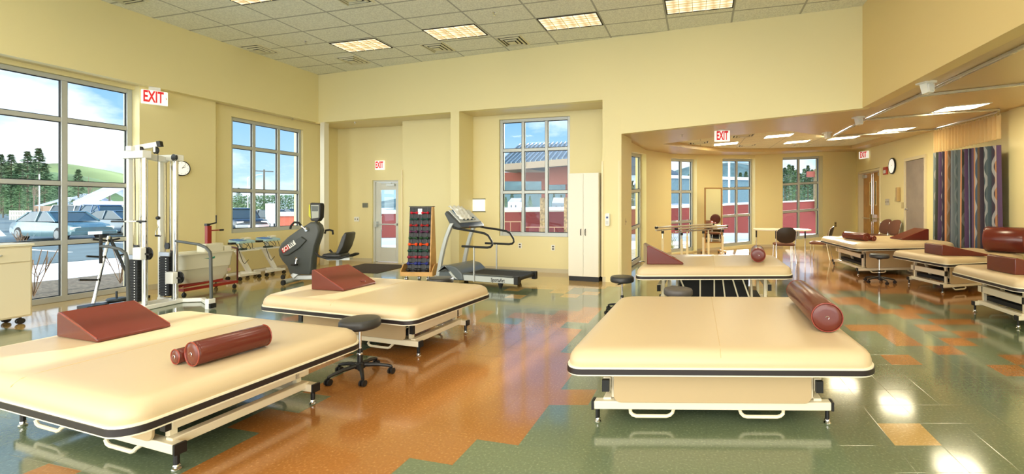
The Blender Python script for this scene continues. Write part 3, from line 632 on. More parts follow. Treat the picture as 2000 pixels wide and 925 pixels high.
# ---------------------------------------------------------------- treatment tables
seam_m = mat('vinyl_seam', (206, 180, 134), .5)
edge_m = mat('edge_band', (38, 30, 30), .45)
ivory_m = mat('ivory_enamel', (238, 228, 200), .32)
def table(label, FL, FR, BR, BL, ze=.44, raised=False, group='padded treatment tables', seam='y', d=1.5, ox=0, oy=0):
    """mat table: local x in -1..1 across the front, y in 0..1 front to back, mapped onto its four top corners"""
    cx = sum(p[0] for p in (FL, FR, BR, BL)) / 4; cy = sum(p[1] for p in (FL, FR, BR, BL)) / 4
    t = thing('treatment_table', label, 'treatment table', (cx, cy, 0), 0, group); W = 1.05
    sh = [0, 0]
    def f(x, y, z):
        x += sh[0]; y += sh[1]
        u = (x / W + 1) / 2; v = y / d
        X = (FL[0] * (1 - u) + FR[0] * u) * (1 - v) + (BL[0] * (1 - u) + BR[0] * u) * v
        Y = (FL[1] * (1 - u) + FR[1] * u) * (1 - v) + (BL[1] * (1 - u) + BR[1] * u) * v
        return (X - cx, Y - cy, z)
    def B(mb, name, m, bevel=0, par=t, **k): mb.xf(f); return mb.build(name, m, par, bevel, **k)
    # mattress
    lv = [(.000, ze + .035), (-.004, ze + .05), (-.002, ze + .075), (.006, ze + .10), (.022, ze + .122), (.045, ze + .138), (.08, ze + .148), (.13, ze + .150)]
    mb = MB(); mb.layers([[(x, y, z) for x, y in rrect(-W + i, i, W - i, d - i, max(.05, .13 - i * .4), 7)] for i, z in lv], False, False)
    top = rrect(-W + .13, .13, W - .13, d - .13, .078, 7); b0 = len(mb.v) - len(top)
    mb.f.append(list(range(b0, len(mb.v)))); mb.mi.append(0)
    B(mb, 'mattress', vinyl_m, smooth=60)
    mb = MB()
    if seam == 'y': mb.tube([(0, .0, ze + .05), (0, .012, ze + .112), (0, .05, ze + .140), (0, .13, ze + .149), (0, d - .13, ze + .149), (0, d - .03, ze + .13)], .0035, 6)
    else: mb.tube([(-W, d / 2, ze + .05), (-W + .012, d / 2, ze + .112), (-W + .05, d / 2, ze + .140), (-W + .13, d / 2, ze + .149), (W - .13, d / 2, ze + .149), (W - .03, d / 2, ze + .13)], .0035, 6)
    B(mb, 'seam', seam_m)
    def band(name, m, i, z0, z1):
        mb = MB(); o = rrect(-W + i, i, W - i, d - i, .13, 7); q = rrect(-W + .1, .1, W - .1, d - .1, .06, 7)
        mb.layers([[(x, y, z0) for x, y in q], [(x, y, z0) for x, y in o], [(x, y, z1) for x, y in o], [(x, y, z1) for x, y in q]], False, False); B(mb, name, m, smooth=30)
    band('piping', cream_m, -.012, ze + .028, ze + .040); band('edge_band', edge_m, -.016, ze - .008, ze + .028); band('lower_trim', cream_m, -.012, ze - .018, ze - .008)
    mb = MB(); mb.box(-W + .09, .09, ze - .012, W - .09, d - .09, ze + .03); B(mb, 'platform', ivory_m)
    # base: two cross rails carrying four feet
    sh[0] = ox; sh[1] = oy
    dy = .29
    for y in (dy, d - dy):
        mb = MB(); mb.box(-.86, y - .03, .105, .86, y + .03, .165); B(mb, 'cross_rail', ivory_m, .006)
        for s in (-1, 1):
            mb = MB(); mb.box(s * .86, y - .032, .103, s * .878, y + .032, .167); B(mb, 'end_cap', black_m)
            mb = MB(); mb.tube([(s * .84, y, .03), (s * .84, y, .11)], .016, 10); lg = B(mb, 'leg', black_m)
            mb = MB(); p = f(s * .84, y, 0); mb.lathe([(.001, 0), (.022, 0), (.026, .006), (.02, .014), (.01, .018), (.02, .026), (.018, .034), (.008, .04)], 12, p); mb.build('levelling_foot', chrome_m, lg)
    top = ze - .018
    for s in (-1, 1):
        mb = MB(); mb.box(s * .74, dy, .125, s * .80, d - dy, .18); B(mb, 'lower_rail', ivory_m, .005)
        mb = MB(); mb.box(s * .745, dy + .0, top - .21, s * .80, d - dy - .0, top - .115); B(mb, 'upper_rail', ivory_m, .005)
        mb = MB(); mb.box(s * .60, dy + .05, .19, s * .70, d - dy - .05, .25); B(mb, 'dark_beam', rubber_m)
        for y, q in ((dy + .04, 1), (d - dy - .04, -1)):
            mb = MB(); mb.box(s * .70, y - .02, .17, s * .742, y + .02, top); B(mb, 'upright', ivory_m)
            mb = MB(); mb.box(s * .75, y - .075, top - .205, s * .80, y - .045, top - .12); B(mb, 'rail_cap', black_m)
        if raised or True:
            for y in (.45, d - .5):
                mb = MB(); mb.bar((s * .54, y - .08, .19), (s * .54, y + .12, top - .04), .03, .05); B(mb, 'lift_arm', ivory_m)
    if not raised:
        for y, q in ((dy - .045, 1), (d - dy + .045, -1)):
            mb = MB(); pr = rrect(-.71, .168, .71, top, .05, 5); mb.yprism(pr, y - .009, y + .009); pn = B(mb, 'apron_panel', beige_m, .004)
            for x in (-.67, 0, .67):
                mb = MB(); mb.lathe([(.001, 0), (.007, .001), (.007, .004), (.001, .005)], 8, (x, y - q * .009 - .003, top - .06), 'y'); B(mb, 'screw', chrome_m, par=pn)
        mb = MB(); mb.box(-.45, .36, .19, .45, d - .36, .34); B(mb, 'motor_housing', rubber_m)
    else:
        for y in (dy - .045, d - dy + .045):
            mb = MB(); mb.yprism(rrect(-.71, .13, .71, .30, .03, 4), y - .009, y + .009); B(mb, 'apron_panel', beige_m)
        mb = MB(); mb.box(-.5, .45, .2, .5, d - .45, top - .02); B(mb, 'motor_housing', rubber_m)
        for x0, x1 in ((-.48, -.34), (-.2, -.2), (0, .0), (.12, .16), (.26, .36), (.4, .52)):
            mb = MB(); mb.bar((x0, .34, top - .05), (x1, .34, .24), .02, .02); B(mb, 'scissor_strut', cream_m)
        mb = MB(); mb.bar((-.60, .36, top - .04), (.60, .36, top - .04), .03, .03); B(mb, 'strut_bar', cream_m)
    # floor pedal bars under the front rail
    for a, b in ((-.60, -.28), (.20, .52)):
        for y, q in ((dy, -1), (d - dy, 1)):
            mb = MB(); yy = y + q * .03
            mb.tube([(a, y, .10), (a + .008, yy, .085), (a + .025, yy, .068), (a + .05, yy, .06), (b - .05, yy, .06), (b - .025, yy, .068), (b - .008, yy, .085), (b, y, .10)], .013, 8)
            B(mb, 'foot_bar', ivory_m)
    return t
T1 = table('large beige padded treatment table nearest on the left, holding a wedge and two bolsters', (-4.87, 1.64), (-2.76, 1.50), (-2.68, 3.00), (-4.85, 3.12), .46, ox=-.13, oy=.12)
T2 = table('beige padded treatment table in front of the exercise bike and dumbbell rack', (-4.76, 3.76), (-2.69, 3.62), (-2.58, 5.05), (-4.98, 5.20), .46, ox=-.03, oy=.12)
T3 = table('beige padded treatment table in the middle foreground with one bolster at its right', (-.90, 2.84), (1.17, 3.34), (1.10, 5.26), (-.87, 4.80), .46, d=1.7, ox=-.05, oy=-.06)
T4 = table('raised beige padded treatment table between the tall cabinet and the bay windows', (-.83, 5.72), (1.20, 6.30), (1.21, 7.85), (-.80, 7.40), .64, raised=True)
T5 = table('beige padded treatment table farthest back on the right, in front of the grey door', (3.32, 10.75), (5.70, 11.75), (5.65, 14.2), (3.22, 13.3), .62, d=1.7)
T6 = table('beige padded treatment table in front of the striped curtain', (4.17, 8.92), (5.98, 10.05), (5.85, 11.40), (3.86, 10.36), .54)
T7 = table('beige padded treatment table cut by the right edge of the photo', (3.83, 6.55), (5.95, 7.35), (5.95, 8.75), (3.80, 8.02), .54)

# ---------------------------------------------------------------- wedges and bolsters
piping_m = mat('maroon_piping', (140, 52, 36), .25, coat=.3)
def wedge(label, x, y, z, L_, W_, H_, rz, patch=False):
    """thick end at local x=0, thin end at x=L_; W_ along local y"""
    t = thing('foam_wedge', label, 'foam wedge', (x, y, z), rz, 'maroon vinyl foam wedges')
    mb = MB(); mb.yprism([(0, .002), (L_, .002), (L_ + .005, .022), (L_ - .01, .03), (.035, H_), (0, H_ - .012)], 0, W_)
    mb.build('cover', maroon_m, t, bevel=.012, seg=3)
    for yy in (0.004, W_ - .004): mb = MB(); mb.tube([(.012, yy, H_ - .01), (.04, yy, H_ - .006), (L_ - .01, yy, .030)], .0035, 6); mb.build('piping', piping_m, t)
    if patch:
        mb = MB(); u = L_ * .86; zz = .03 + (H_ - .03) * (L_ - .01 - u) / (L_ - .045) + .004
        pts = [(u + .02 * math.cos(a), W_ * .72 + .035 * math.sin(a)) for a in [k * math.pi / 8 for k in range(16)]]
        k = (H_ - .03) / (L_ - .045); mb.layers([[(px, py, zz - (px - u) * k - .003) for px, py in pts], [(px, py, zz - (px - u) * k + .002) for px, py in pts]])
        mb.build('label_patch', mat('patch', (96, 24, 18), .4), t)
    return t
def bolster(label, p, q, r, z, group='maroon vinyl bolsters'):
    """cylinder lying between plan points p and q, resting at height z"""
    l = math.hypot(q[0] - p[0], q[1] - p[1]); a = math.atan2(q[1] - p[1], q[0] - p[0])
    t = thing('bolster', label, 'bolster', (p[0], p[1], z + .004), a, group)
    prof = [(.001, -.004), (r * .5, -.006), (r * .86, -.002), (r * .96, .006), (r, .02), (r * .995, l * .5), (r, l - .02), (r * .96, l - .006), (r * .86, l + .002), (r * .5, l + .006), (.001, l + .004)]
    MB().lathe(prof, 40, (0, 0, r), 'x').build('cover', maroon_m, t, smooth=50)
    for e_ in (0, l): mb = MB(); mb.tube([(e_, r * .965 * math.cos(k * math.pi / 16), r + r * .965 * math.sin(k * math.pi / 16)) for k in range(33)], .004, 6); mb.build('piping', piping_m, t)
    mb = MB(); mb.tube([(-.008, .012 * math.cos(k * math.pi / 6), r + .012 * math.sin(k * math.pi / 6)) for k in range(9)], .002, 5); mb.build('zip_pull', chrome_m, t)
    return t
R = math.radians
z1 = .61
wedge('maroon wedge cushion on the nearest left table', -4.72, 2.18, z1, .50, .44, .19, R(-3))
bolster('long maroon bolster lying along the nearest left table', (-3.03, 1.98), (-2.98, 2.40), .075, z1)
bolster('small maroon bolster tucked behind the long one on the nearest left table', (-3.17, 1.98), (-3.13, 2.3), .047, z1)
wedge('maroon wedge cushion on the table in front of the exercise bike, with an oval patch', -4.46, 4.16, z1, .46, .52, .24, R(0), True)
bolster('maroon bolster with its round end toward the camera on the middle foreground table', (.96, 3.75), (.975, 4.85), .115, z1)
wedge('maroon wedge cushion on the raised table before the bay windows', -.715, 6.02, .79, .50, .5, .26, R(13), True)
bolster('maroon bolster standing end-on on the raised table before the bay windows', (.805, 6.65), (.86, 7.2), .10, .79)
bolster('larger of the two maroon bolsters on the farthest right-hand table', (3.80, 11.55), (3.52, 12.15), .095, .77)
bolster('smaller of the two maroon bolsters on the farthest right-hand table', (3.98, 11.62), (3.74, 12.15), .06, .77)
wedge('maroon wedge cushion on the farthest right-hand table, in front of the grey door', 5.30, 12.75, .77, .62, .5, .28, R(188))
wedge('maroon wedge cushion on the table in front of the striped curtain', 4.28, 9.30, .69, .80, .5, .20, R(8))
wedge('maroon wedge cushion on the table cut by the right edge of the photo', 4.02, 6.95, .69, .75, .52, .22, R(4))
bolster('large maroon bolster standing on the curtain-side table at the right edge', (5.55, 10.40), (5.98, 9.98 + .02), .25, .69)

# ---------------------------------------------------------------- rolling stools
def caster(parent, x, y, r=.028, name='caster', m=None, z=0):
    mb = MB(); m = m or black_m
    for s in (-1, 1): mb.lathe([(.001, s * .008), (r, s * .009), (r, s * .024), (.001, s * .025)], 14, (x, y, z + r), 'x')
    mb.box(x - .006, y - .012, z + r, x + .006, y + .012, z + r * 2 + .012); mb.tube([(x, y, z + r), (x, y, z + r * 2 + .02)], .008, 8)
    return mb.build(name, m, parent)
def make_stool(label, x, y, seat, rz=0, m=None):
    t = thing('rolling_stool', label, 'stool', (x, y, 0), rz, 'round rolling stools')
    r = .18; h = .085
    MB().lathe([(.001, seat - h), (r * .9, seat - h), (r * .985, seat - h + .012), (r, seat - h + .03), (r * .985, seat - .018), (r * .93, seat - .004), (r * .8, seat), (.001, seat)], 36).build('seat', m or blackv_m, t, smooth=50)
    mb = MB(); mb.lathe([(.001, seat - h - .022), (.05, seat - h - .022), (.07, seat - h)], 16); mb.bar((.03, -.04, seat - h - .012), (-.15, -.08, seat - h - .014), .018, .012); mb.build('lift_lever', black_m, t)
    MB().tube([(0, 0, .26), (0, 0, seat - h - .01)], .0125, 14).build('piston', chrome_m, t)
    mb = MB(); mb.lathe([(.001, .06), (.022, .06), (.024, .10), (.024, .25), (.02, .262), (.001, .262)], 16); cl = mb.build('column', black_m, t)
    MB().lathe([(.0245, .205), (.027, .208), (.027, .222), (.0245, .225)], 16).build('collar', chrome_m, cl)
    mb = MB(); mb.lathe([(.001, .075), (.045, .08), (.045, .12), (.03, .135), (.001, .135)], 16)
    for k in range(5):
        a = k * 2 * math.pi / 5 + .5; c_, s_ = math.cos(a), math.sin(a)
        p = [(.03 * c_, .03 * s_, .108), (.15 * c_, .15 * s_, .10), (.24 * c_, .24 * s_, .082), (.275 * c_, .275 * s_, .07)]
        mb.tube(p, [.022, .018, .015, .013], 8)
    b = mb.build('star_base', black_m, t)
    for k in range(5):
        a = k * 2 * math.pi / 5 + .5; caster(t, .272 * math.cos(a), .272 * math.sin(a), .028)
    return t
s0 = make_stool('black round stool at the right corner of the nearest left table, fully in view', -3.10, 3.42, .545)
dup(s0, (-3.72, 5.68, 0), R(20), label='black round stool mostly hidden behind the left tables, before the dumbbell rack')
dup(s0, (-1.14, 6.45, 0), R(50), label='black round stool in front of the wall pier beside the tall cabinet')
make_stool('grey round stool between the middle foreground table and the raised table', -.27, 5.55, .57, R(10), mat('grey_vinyl', (92, 88, 86), .4, bump=.05, bscale=150))
make_stool('black round stool standing at the farthest right-hand table', 3.62, 10.30, .60, R(35))

# ---------------------------------------------------------------- exit signs
def exit_sign(label, x, y, z, rz, w=.34, h=.22, dpt=.06, arrow=False, hang=.03, sz=.21):
    t = thing('exit_sign', label, 'exit sign', (x, y, z), rz, 'exit signs')   # faces local -y
    mb = MB(); mb.box(-w / 2, -dpt / 2, 0, w / 2, dpt / 2, h); mb.build('housing', signw_m, t, bevel=.006)
    if hang: mb = MB(); mb.box(-w * .22, -.022, h, w * .22, .022, h + hang); mb.build('canopy', white_m, t)
    text_obj('letters', 'EXIT', sz * 1.22, red_m, t, (-.018 if arrow else 0, -dpt / 2 - .003, h / 2), (R(90), 0, 0), .46, .002, bold=.008)
    if arrow:
        mb = MB(); a = w / 2 - .035
        mb.yprism([(a, h / 2 + .02), (a + .008, h / 2 + .02), (a + .022, h / 2), (a + .008, h / 2 - .02), (a, h / 2 - .02), (a + .013, h / 2)], -dpt / 2 - .005, -dpt / 2); mb.build('arrow', red_m, t, smooth=0)
    return t
exit_sign('exit sign with an arrow on the soffit beside the large left window', -10.03, 5.93, 3.52, R(62), .36, .26, arrow=True, hang=.07, sz=.24)
exit_sign('exit sign above the glass exit door in the alcove', -8.78, 10.43, 2.62, R(4), .28, .26, sz=.21, hang=False)
exit_sign('exit sign hanging at the bay opening over the raised table', .45, 9.75, zc(.45, 9.75) - .26, R(6), .32, .23, sz=.21)
exit_sign('exit sign on the far right wall above the two-leaf wooden door', 6.15, 19.0, 3.44, R(-60), .40, .28, sz=.25, hang=False)

# ---------------------------------------------------------------- clocks
def clock(label, x, y, z, rz, r=.155):
    t = thing('wall_clock', label, 'clock', (x, y, z), rz, 'round wall clocks')
    MB().lathe([(.001, .0), (r, 0), (r, -.035), (r * .9, -.045), (r * .88, -.03), (.001, -.03)], 36, (0, 0, 0), 'y').build('case', black_m, t)
    MB().lathe([(.001, -.031), (r * .885, -.031), (r * .885, -.034), (.001, -.034)], 36, (0, 0, 0), 'y').build('face', signw_m, t)
    mb = MB()
    for k in range(12):
        a = k * math.pi / 6; l_ = .022 if k % 3 == 0 else .014
        mb.bar((r * .78 * math.sin(a), -.036, r * .78 * math.cos(a)), ((r * .78 - l_) * math.sin(a), -.036, (r * .78 - l_) * math.cos(a)), .002, .008)
    mb.build('hour_marks', black_m, t)
    for n_, a, l_, w_ in (('hour_hand', 62, .075, .009), ('minute_hand', 38, .11, .006)):
        mb = MB(); a = R(a); mb.bar((0, -.039, 0), (l_ * math.sin(a), -.039, l_ * math.cos(a)), .002, w_); mb.build(n_, black_m, t)
    return t
clock('round wall clock on the left wall behind the cable machine', -10.165, 6.44, 2.36, R(90))
clock('round wall clock on the right wall between the wooden and the grey door', 6.285, 16.75, 2.95, R(-90), .27)

# ---------------------------------------------------------------- small wall fittings
def plate(name, label, cat, x, y, z, rz, w, h, d_=.012, m=None, group=None, extra=None):
    t = thing(name, label, cat, (x, y, z), rz, group)
    mb = MB(); mb.box(-w / 2, -d_, -h / 2, w / 2, 0, h / 2); mb.build('plate', m or white_m, t, bevel=.003)
    if extra: extra(t, w, h, d_)
    return t
def sockets(t, w, h, d_):
    for s in (-1, 1):
        mb = MB(); mb.box(-w * .26, -d_ - .003, s * h * .22 - h * .14, w * .26, -d_, s * h * .22 + h * .14); mb.build('socket', mat('socket_grey', (90, 82, 70), .5), t, smooth=0)
def toggles(n):
    def f_(t, w, h, d_):
        for k in range(n):
            mb = MB(); x = (k - (n - 1) / 2) * w / n; mb.box(x - .008, -d_ - .012, -.02, x + .008, -d_, .02); mb.build('toggle', mat('toggle_grey', (120, 110, 95), .5), t, smooth=0)
    return f_
by = 9.86
plate('wall_outlet', 'double socket outlet low on the wall behind the treadmill', 'outlet', -4.28, 9.885, .63, 0, .09, .13, group='wall outlets', extra=sockets)
plate('wall_outlet', 'double socket outlet low on the wall left of the tall cabinet', 'outlet', -3.42, 9.875, .60, 0, .09, .13, group='wall outlets', extra=sockets)
plate('wall_outlet', 'socket outlet on the flat yellow wall left of the two-leaf wooden door', 'outlet', 5.3, 19.55, .85, R(39), .12, .2, group='wall outlets', m=mat('brass_plate', (150, 130, 80), .4), extra=sockets)
plate('wall_outlet', 'socket outlet on the right wall just left of the curtain', 'outlet', 6.295, 13.66, .87, R(-90), .14, .2, group='wall outlets', extra=sockets)
plate('light_switch', 'double light switch on the alcove wall left of the exit door', 'light switch', -9.62, 10.49, 1.22, 0, .17, .13, extra=toggles(2))
plate('wall_sign', 'small grey sign plate on the alcove wall left of the exit door', 'sign', -9.33, 10.49, 1.62, 0, .18, .13, m=mat('sign_grey', (120, 124, 112), .4))
plate('light_switch', 'pair of light switches on the right wall between the doors', 'light switch', 6.295, 17.2, 1.74, R(-90), .32, .22, m=mat('switch_grey', (200, 195, 180), .4), extra=toggles(2))
plate('fire_alarm', 'red and white fire alarm on the right wall beside the wooden door', 'fire alarm', 6.295, 17.3, 2.83, R(-90), .3, .26, .05, m=mat('alarm_red', (176, 60, 46), .4), extra=lambda t, w, h, d_: MB().box(-.07, -d_ - .02, -.09, .1, -d_, .02).build('strobe', white_m, t))
plate('thermostat', 'small beige thermostat on the right wall beside the grey door', 'thermostat', 6.295, 15.98, 1.62, R(-90), .14, .2, .03, m=mat('thermo', (196, 180, 130), .5))
plate('light_switch', 'small switch on the side of the wall pier at the bay opening', 'light switch', -1.585, 9.35, 1.26, R(90), .1, .14, m=mat('switch_tan', (205, 180, 130), .4), extra=toggles(1))
plate('door_knob', 'dark door lever at the left edge of the curtain', 'door knob', 6.295, 13.6, 1.53, R(-90), .1, .12, .08, m=chrome_m)
# wall dispenser / phone near the grey door
t = thing('wall_dispenser', 'tall tan dispenser with a cup hook on the right wall beside the grey door', 'dispenser', (6.29, 16.25, 1.75), R(-90))
mb = MB(); mb.box(-.07, -.09, 0, .07, 0, .46); mb.build('body', mat('tan_plastic', (188, 160, 108), .45), t, bevel=.015)
mb = MB(); mb.tube([(-.1, -.04, .06), (-.16, -.06, .06), (-.16, -.06, .14)], .01, 6); mb.tube([(-.1, -.04, .02), (-.22, -.05, .02)], .012, 6); mb.build('holder', chrome_m, t)
# soap dispenser
t = thing('soap_dispenser', 'white hand sanitizer dispenser on the pier right of the tall cabinet', 'dispenser', (-1.88, Yb(-1.88), 1.18), R(-4))
mb = MB(); mb.yprism(rrect(-.05, 0, .05, .27, .03, 5), -.1, 0); mb.build('body', white_m, t, bevel=.008)
mb = MB(); mb.yprism(rrect(-.022, .16, .022, .2, .008, 3), -.104, -.1); mb.build('label', mat('blue_label', (40, 70, 140), .4), t)
mb = MB(); mb.yprism(rrect(-.03, .03, .03, .11, .012, 4), -.106, -.1); mb.build('push_lever', mat('lever_grey', (205, 208, 205), .3), t)
# white notice sheet with dark clips behind the treadmill
t = thing('notice_holder', 'white notice sheet in a holder on the wall above the treadmill', 'notice', (-5.39, 9.885, 1.47), 0)
mb = MB(); mb.box(-.19, -.012, 0, .17, 0, .30); mb.build('sheet', signw_m, t)
mb = MB(); mb.box(-.2, -.02, .295, .18, 0, .315); mb.box(-.2, -.02, -.015, .18, 0, .0); mb.build('rail', grey_m, t)

# ---------------------------------------------------------------- tall cabinet
t = thing('tall_cabinet', 'tall white two-door storage cabinet between the window and the wall pier', 'cabinet', (-2.38, 9.34, 0), R(-4)); H_ = 2.30; w2 = .34; d2_ = .42
mb = MB(); mb.box(-w2, -d2_, .1, w2, d2_ - .02, H_); mb.build('body', mat('white_laminate', (236, 232, 216), .35), t, bevel=.003)
mb = MB(); mb.box(-w2 + .005, -d2_ + .01, 0, w2 - .005, d2_ - .03, .1); mb.build('toe_kick', black_m, t)
for s in (-1, 1):
    mb = MB(); mb.box(min(s * .003, s * (w2 - .002)), -d2_ - .02, .105, max(s * .003, s * (w2 - .002)), -d2_, H_ - .004); dr = mb.build('door', mat('white_laminate', (236, 232, 216), .35), t, bevel=.002)
    mb = MB(); x = s * .05; mb.tube([(x, -d2_ - .022, .98), (x, -d2_ - .045, .99), (x, -d2_ - .045, 1.10), (x, -d2_ - .022, 1.11)], .009, 8); mb.build('handle', black_m, dr)
# ---------------------------------------------------------------- drawer cabinet at the left edge
t = thing('rolling_cabinet', 'cream drawer cabinet on casters cut by the left edge of the photo', 'cabinet', (-9.05, 3.45, 0), 0)
mb = MB(); mb.box(-.28, -.42, .10, .17, .42, 1.06); mb.build('body', mat('cream_laminate', (226, 216, 184), .4), t, bevel=.004)
mb = MB(); mb.box(-.29, -.43, 1.06, .20, .43, 1.09); mb.build('top', mat('cream_top', (232, 226, 200), .35), t, bevel=.004)
mb = MB(); mb.box(.17, -.40, .85, .19, .40, 1.04); dr = mb.build('drawer', mat('cream_laminate', (0, 0, 0)), t, bevel=.004)
mb = MB(); mb.tube([(.19, -.14, .95), (.22, -.12, .95), (.22, .12, .95), (.19, .14, .95)], .011, 8); mb.build('handle', silver_m, dr)
mb = MB(); mb.box(.17, -.40, .12, .19, .40, .835); mb.build('door', mat('cream_laminate', (0, 0, 0)), t, bevel=.004)
for x in (-.2, .1):
    for y in (-.34, .34): caster(t, x, y, .04)

# ---------------------------------------------------------------- weight plate tree
t = thing('plate_tree', 'chrome A-frame weight plate tree before the large left window', 'plate tree', (-9.42, 4.98, 0), 0)
mb = MB()
ax = (-.05, 0, 1.10)
feet = ((.12, -.28, .06), (.02, .34, .06))
mb.tube([feet[0], ax], .022, 10); mb.build('front_leg', chrome_m, t)
mb = MB(); mb.tube([feet[1], ax], .022, 10); mb.build('rear_leg', mat('dark_steel', (60, 64, 66), .35, metal=.5), t)
mb = MB(); mb.box(.02, -.42, 0, .26, -.16, .045); mb.box(-.05, .22, 0, .12, .46, .045); mb.box(.05, -.2, .012, .11, .26, .04); mb.build('base', black_m, t, bevel=.006)
for k, (u, l_) in enumerate(((.93, .20), (.68, .22), (.34, .24))):
    p = Vector(feet[0]).lerp(Vector(ax), u); q = Vector(feet[1]).lerp(Vector(ax), u)
    mb = MB(); mb.tube([p, p + Vector((.02, -l_, .04))], .016, 8); mb.lathe([(.001, -.01), (.03, -.01), (.03, .01), (.001, .01)], 12, tuple(p), 'y'); mb.build('peg', black_m, t)
    mb = MB(); mb.tube([q, q + Vector((.02, l_ * .5, .03))], .016, 8); mb.build('peg', black_m, t)
o = MB().lathe([(.001, 0), (.11, 0), (.12, .012), (.12, .028), (.11, .04), (.001, .04)], 28).lathe([(.014, .04), (.014, .15), (.001, .15)], 12).build('weight_plate', mat('plate_dark', (42, 56, 66), .4)); o.location = (-9.33, 5.0, .045)
tag(o, 'dark round weight plate lying at the foot of the chrome plate tree', 'weight plate')

# ---------------------------------------------------------------- dual column cable machine
t = thing('cable_machine', 'white and chrome dual-tower cable exercise machine by the left window', 'exercise machine', (-8.55, 5.1, 0), 0)
def P3(x, y, z): return (x + 8.55, y - 5.1, z)
TW = [(-8.86, 4.86), (-8.38, 5.30)]     # tower middles
H1 = 2.38
towers = ((-8.62, 4.87), (-8.65, 5.30))
for i, (x, y) in enumerate(towers):
    for s in (-.17, .17):
        mb = MB(); mb.bar(P3(x + s, y, .05), P3(x + s, y, H1), .055, .055); mb.build('upright', white_m, t, bevel=.006)
    for s in (-.07, .06):
        mb = MB(); mb.tube([P3(x + s, y, .1), P3(x + s, y, H1 - .02)], .011, 8); mb.build('guide_rod', chrome_m, t)
    mb = MB(); mb.tube([P3(x + .215, y - .02, .05), P3(x + .215, y - .02, H1 - .03)], .022, 12); mb.build('carriage_rod', chrome_m, t)
    c_ = P3(x, y, 0); mb = MB()
    for k in range(15):
        z = .12 + k * .042; mb.box(c_[0] - .115, c_[1] - .06, z, c_[0] + .11, c_[1] + .05, z + .037)
    mb.box(c_[0] - .10, c_[1] - .05, .10, c_[0] + .09, c_[1] + .04, .75)
    st = mb.build('weight_stack', rubber_m, t, smooth=0); mb = MB()
    for k in range(15): mb.box(c_[0] + .04, c_[1] - .064, .13 + k * .042, c_[0] + .055, c_[1] - .06, .142 + k * .042)
    mk = mb.build('weight_marks', signw_m, st, smooth=0)
    mb = MB(); mb.box(c_[0] - .12, c_[1] - .06, .76, c_[0] + .12, c_[1] + .05, .83); mb.build('stack_head', steel_m, t, bevel=.006)
    mb = MB(); mb.lathe([(.001, -.012), (.055, -.012), (.045, 0), (.055, .012), (.001, .012)], 20, (c_[0] + .0, c_[1] - .01, .93), 'y'); mb.build('pulley', black_m, t)
    for a_ in (-.03, .03):
        mb = MB(); mb.tube([P3(x + a_, y, .93), P3(x + a_ * 1.6, y, H1)], .004, 6); mb.build('cable', black_m, t)
    mb = MB(); mb.box(c_[0] + .135, c_[1] - .035, .05, c_[0] + .15, c_[1] + .035, .86) if i else mb.box(c_[0] + .145, c_[1] + .0, .05, c_[0] + .16, c_[1] + .04, .9); mb.build('dark_guard', rubber_m, t)
for (x, y, z) in ((-8.42, 4.78, .86), (-8.42, 5.20, .42)):
    c_ = P3(x, y, z); mb = MB(); mb.box(c_[0] - .06, c_[1] - .05, c_[2] - .09, c_[0] + .11, c_[1] + .03, c_[2] + .10); mb.build('carriage', white_m, t, bevel=.01)
    mb = MB(); mb.lathe([(.001, -.015), (.10, -.015), (.085, 0), (.10, .015), (.001, .015)], 24, (c_[0] + .08, c_[1] + .06, c_[2]), 'y'); mb.build('pulley', black_m, t)
    mb = MB(); mb.tube([(c_[0] + .1, c_[1] + .02, c_[2]), (c_[0] + .20, c_[1] + .02, c_[2] - .01)], .016, 8); mb.build('pull_pin', black_m, t)
mb = MB(); mb.bar(P3(-8.87, 4.87, H1 + .03), P3(-8.40, 4.87, H1 + .03), .12, .12); mb.build('top_beam', white_m, t, bevel=.008)
mb = MB(); mb.bar(P3(-8.50, 4.9, H1 + .01), P3(-8.66, 5.27, H1 - .01), .08, .09); mb.build('cross_beam', white_m, t, bevel=.006)
mb = MB(); mb.bar(P3(-8.88, 5.30, H1 + .02), P3(-8.38, 5.30, H1 + .02), .12, .10); mb.build('top_beam', white_m, t, bevel=.008)
mb = MB(); mb.lathe([(.001, -.015), (.055, -.015), (.045, 0), (.055, .015), (.001, .015)], 18, P3(-8.41, 5.24, H1 + .02), 'y'); mb.build('pulley', black_m, t)
mb = MB(); mb.bar(P3(-8.66, 4.84, H1 + .12), P3(-8.34, 4.98, H1 + .20), .06, .08); mb.build('boom', white_m, t, bevel=.006)
mb = MB(); mb.box(*P3(-8.72, 4.78, H1 + .08), *P3(-8.60, 4.9, H1 + .16)); mb.build('boom_bracket', white_m, t, bevel=.006)
mb = MB(); mb.bar(P3(-8.345, 4.978, H1 + .199), P3(-8.30, 4.998, H1 + .208), .066, .084); mb.build('boom_cap', black_m, t)
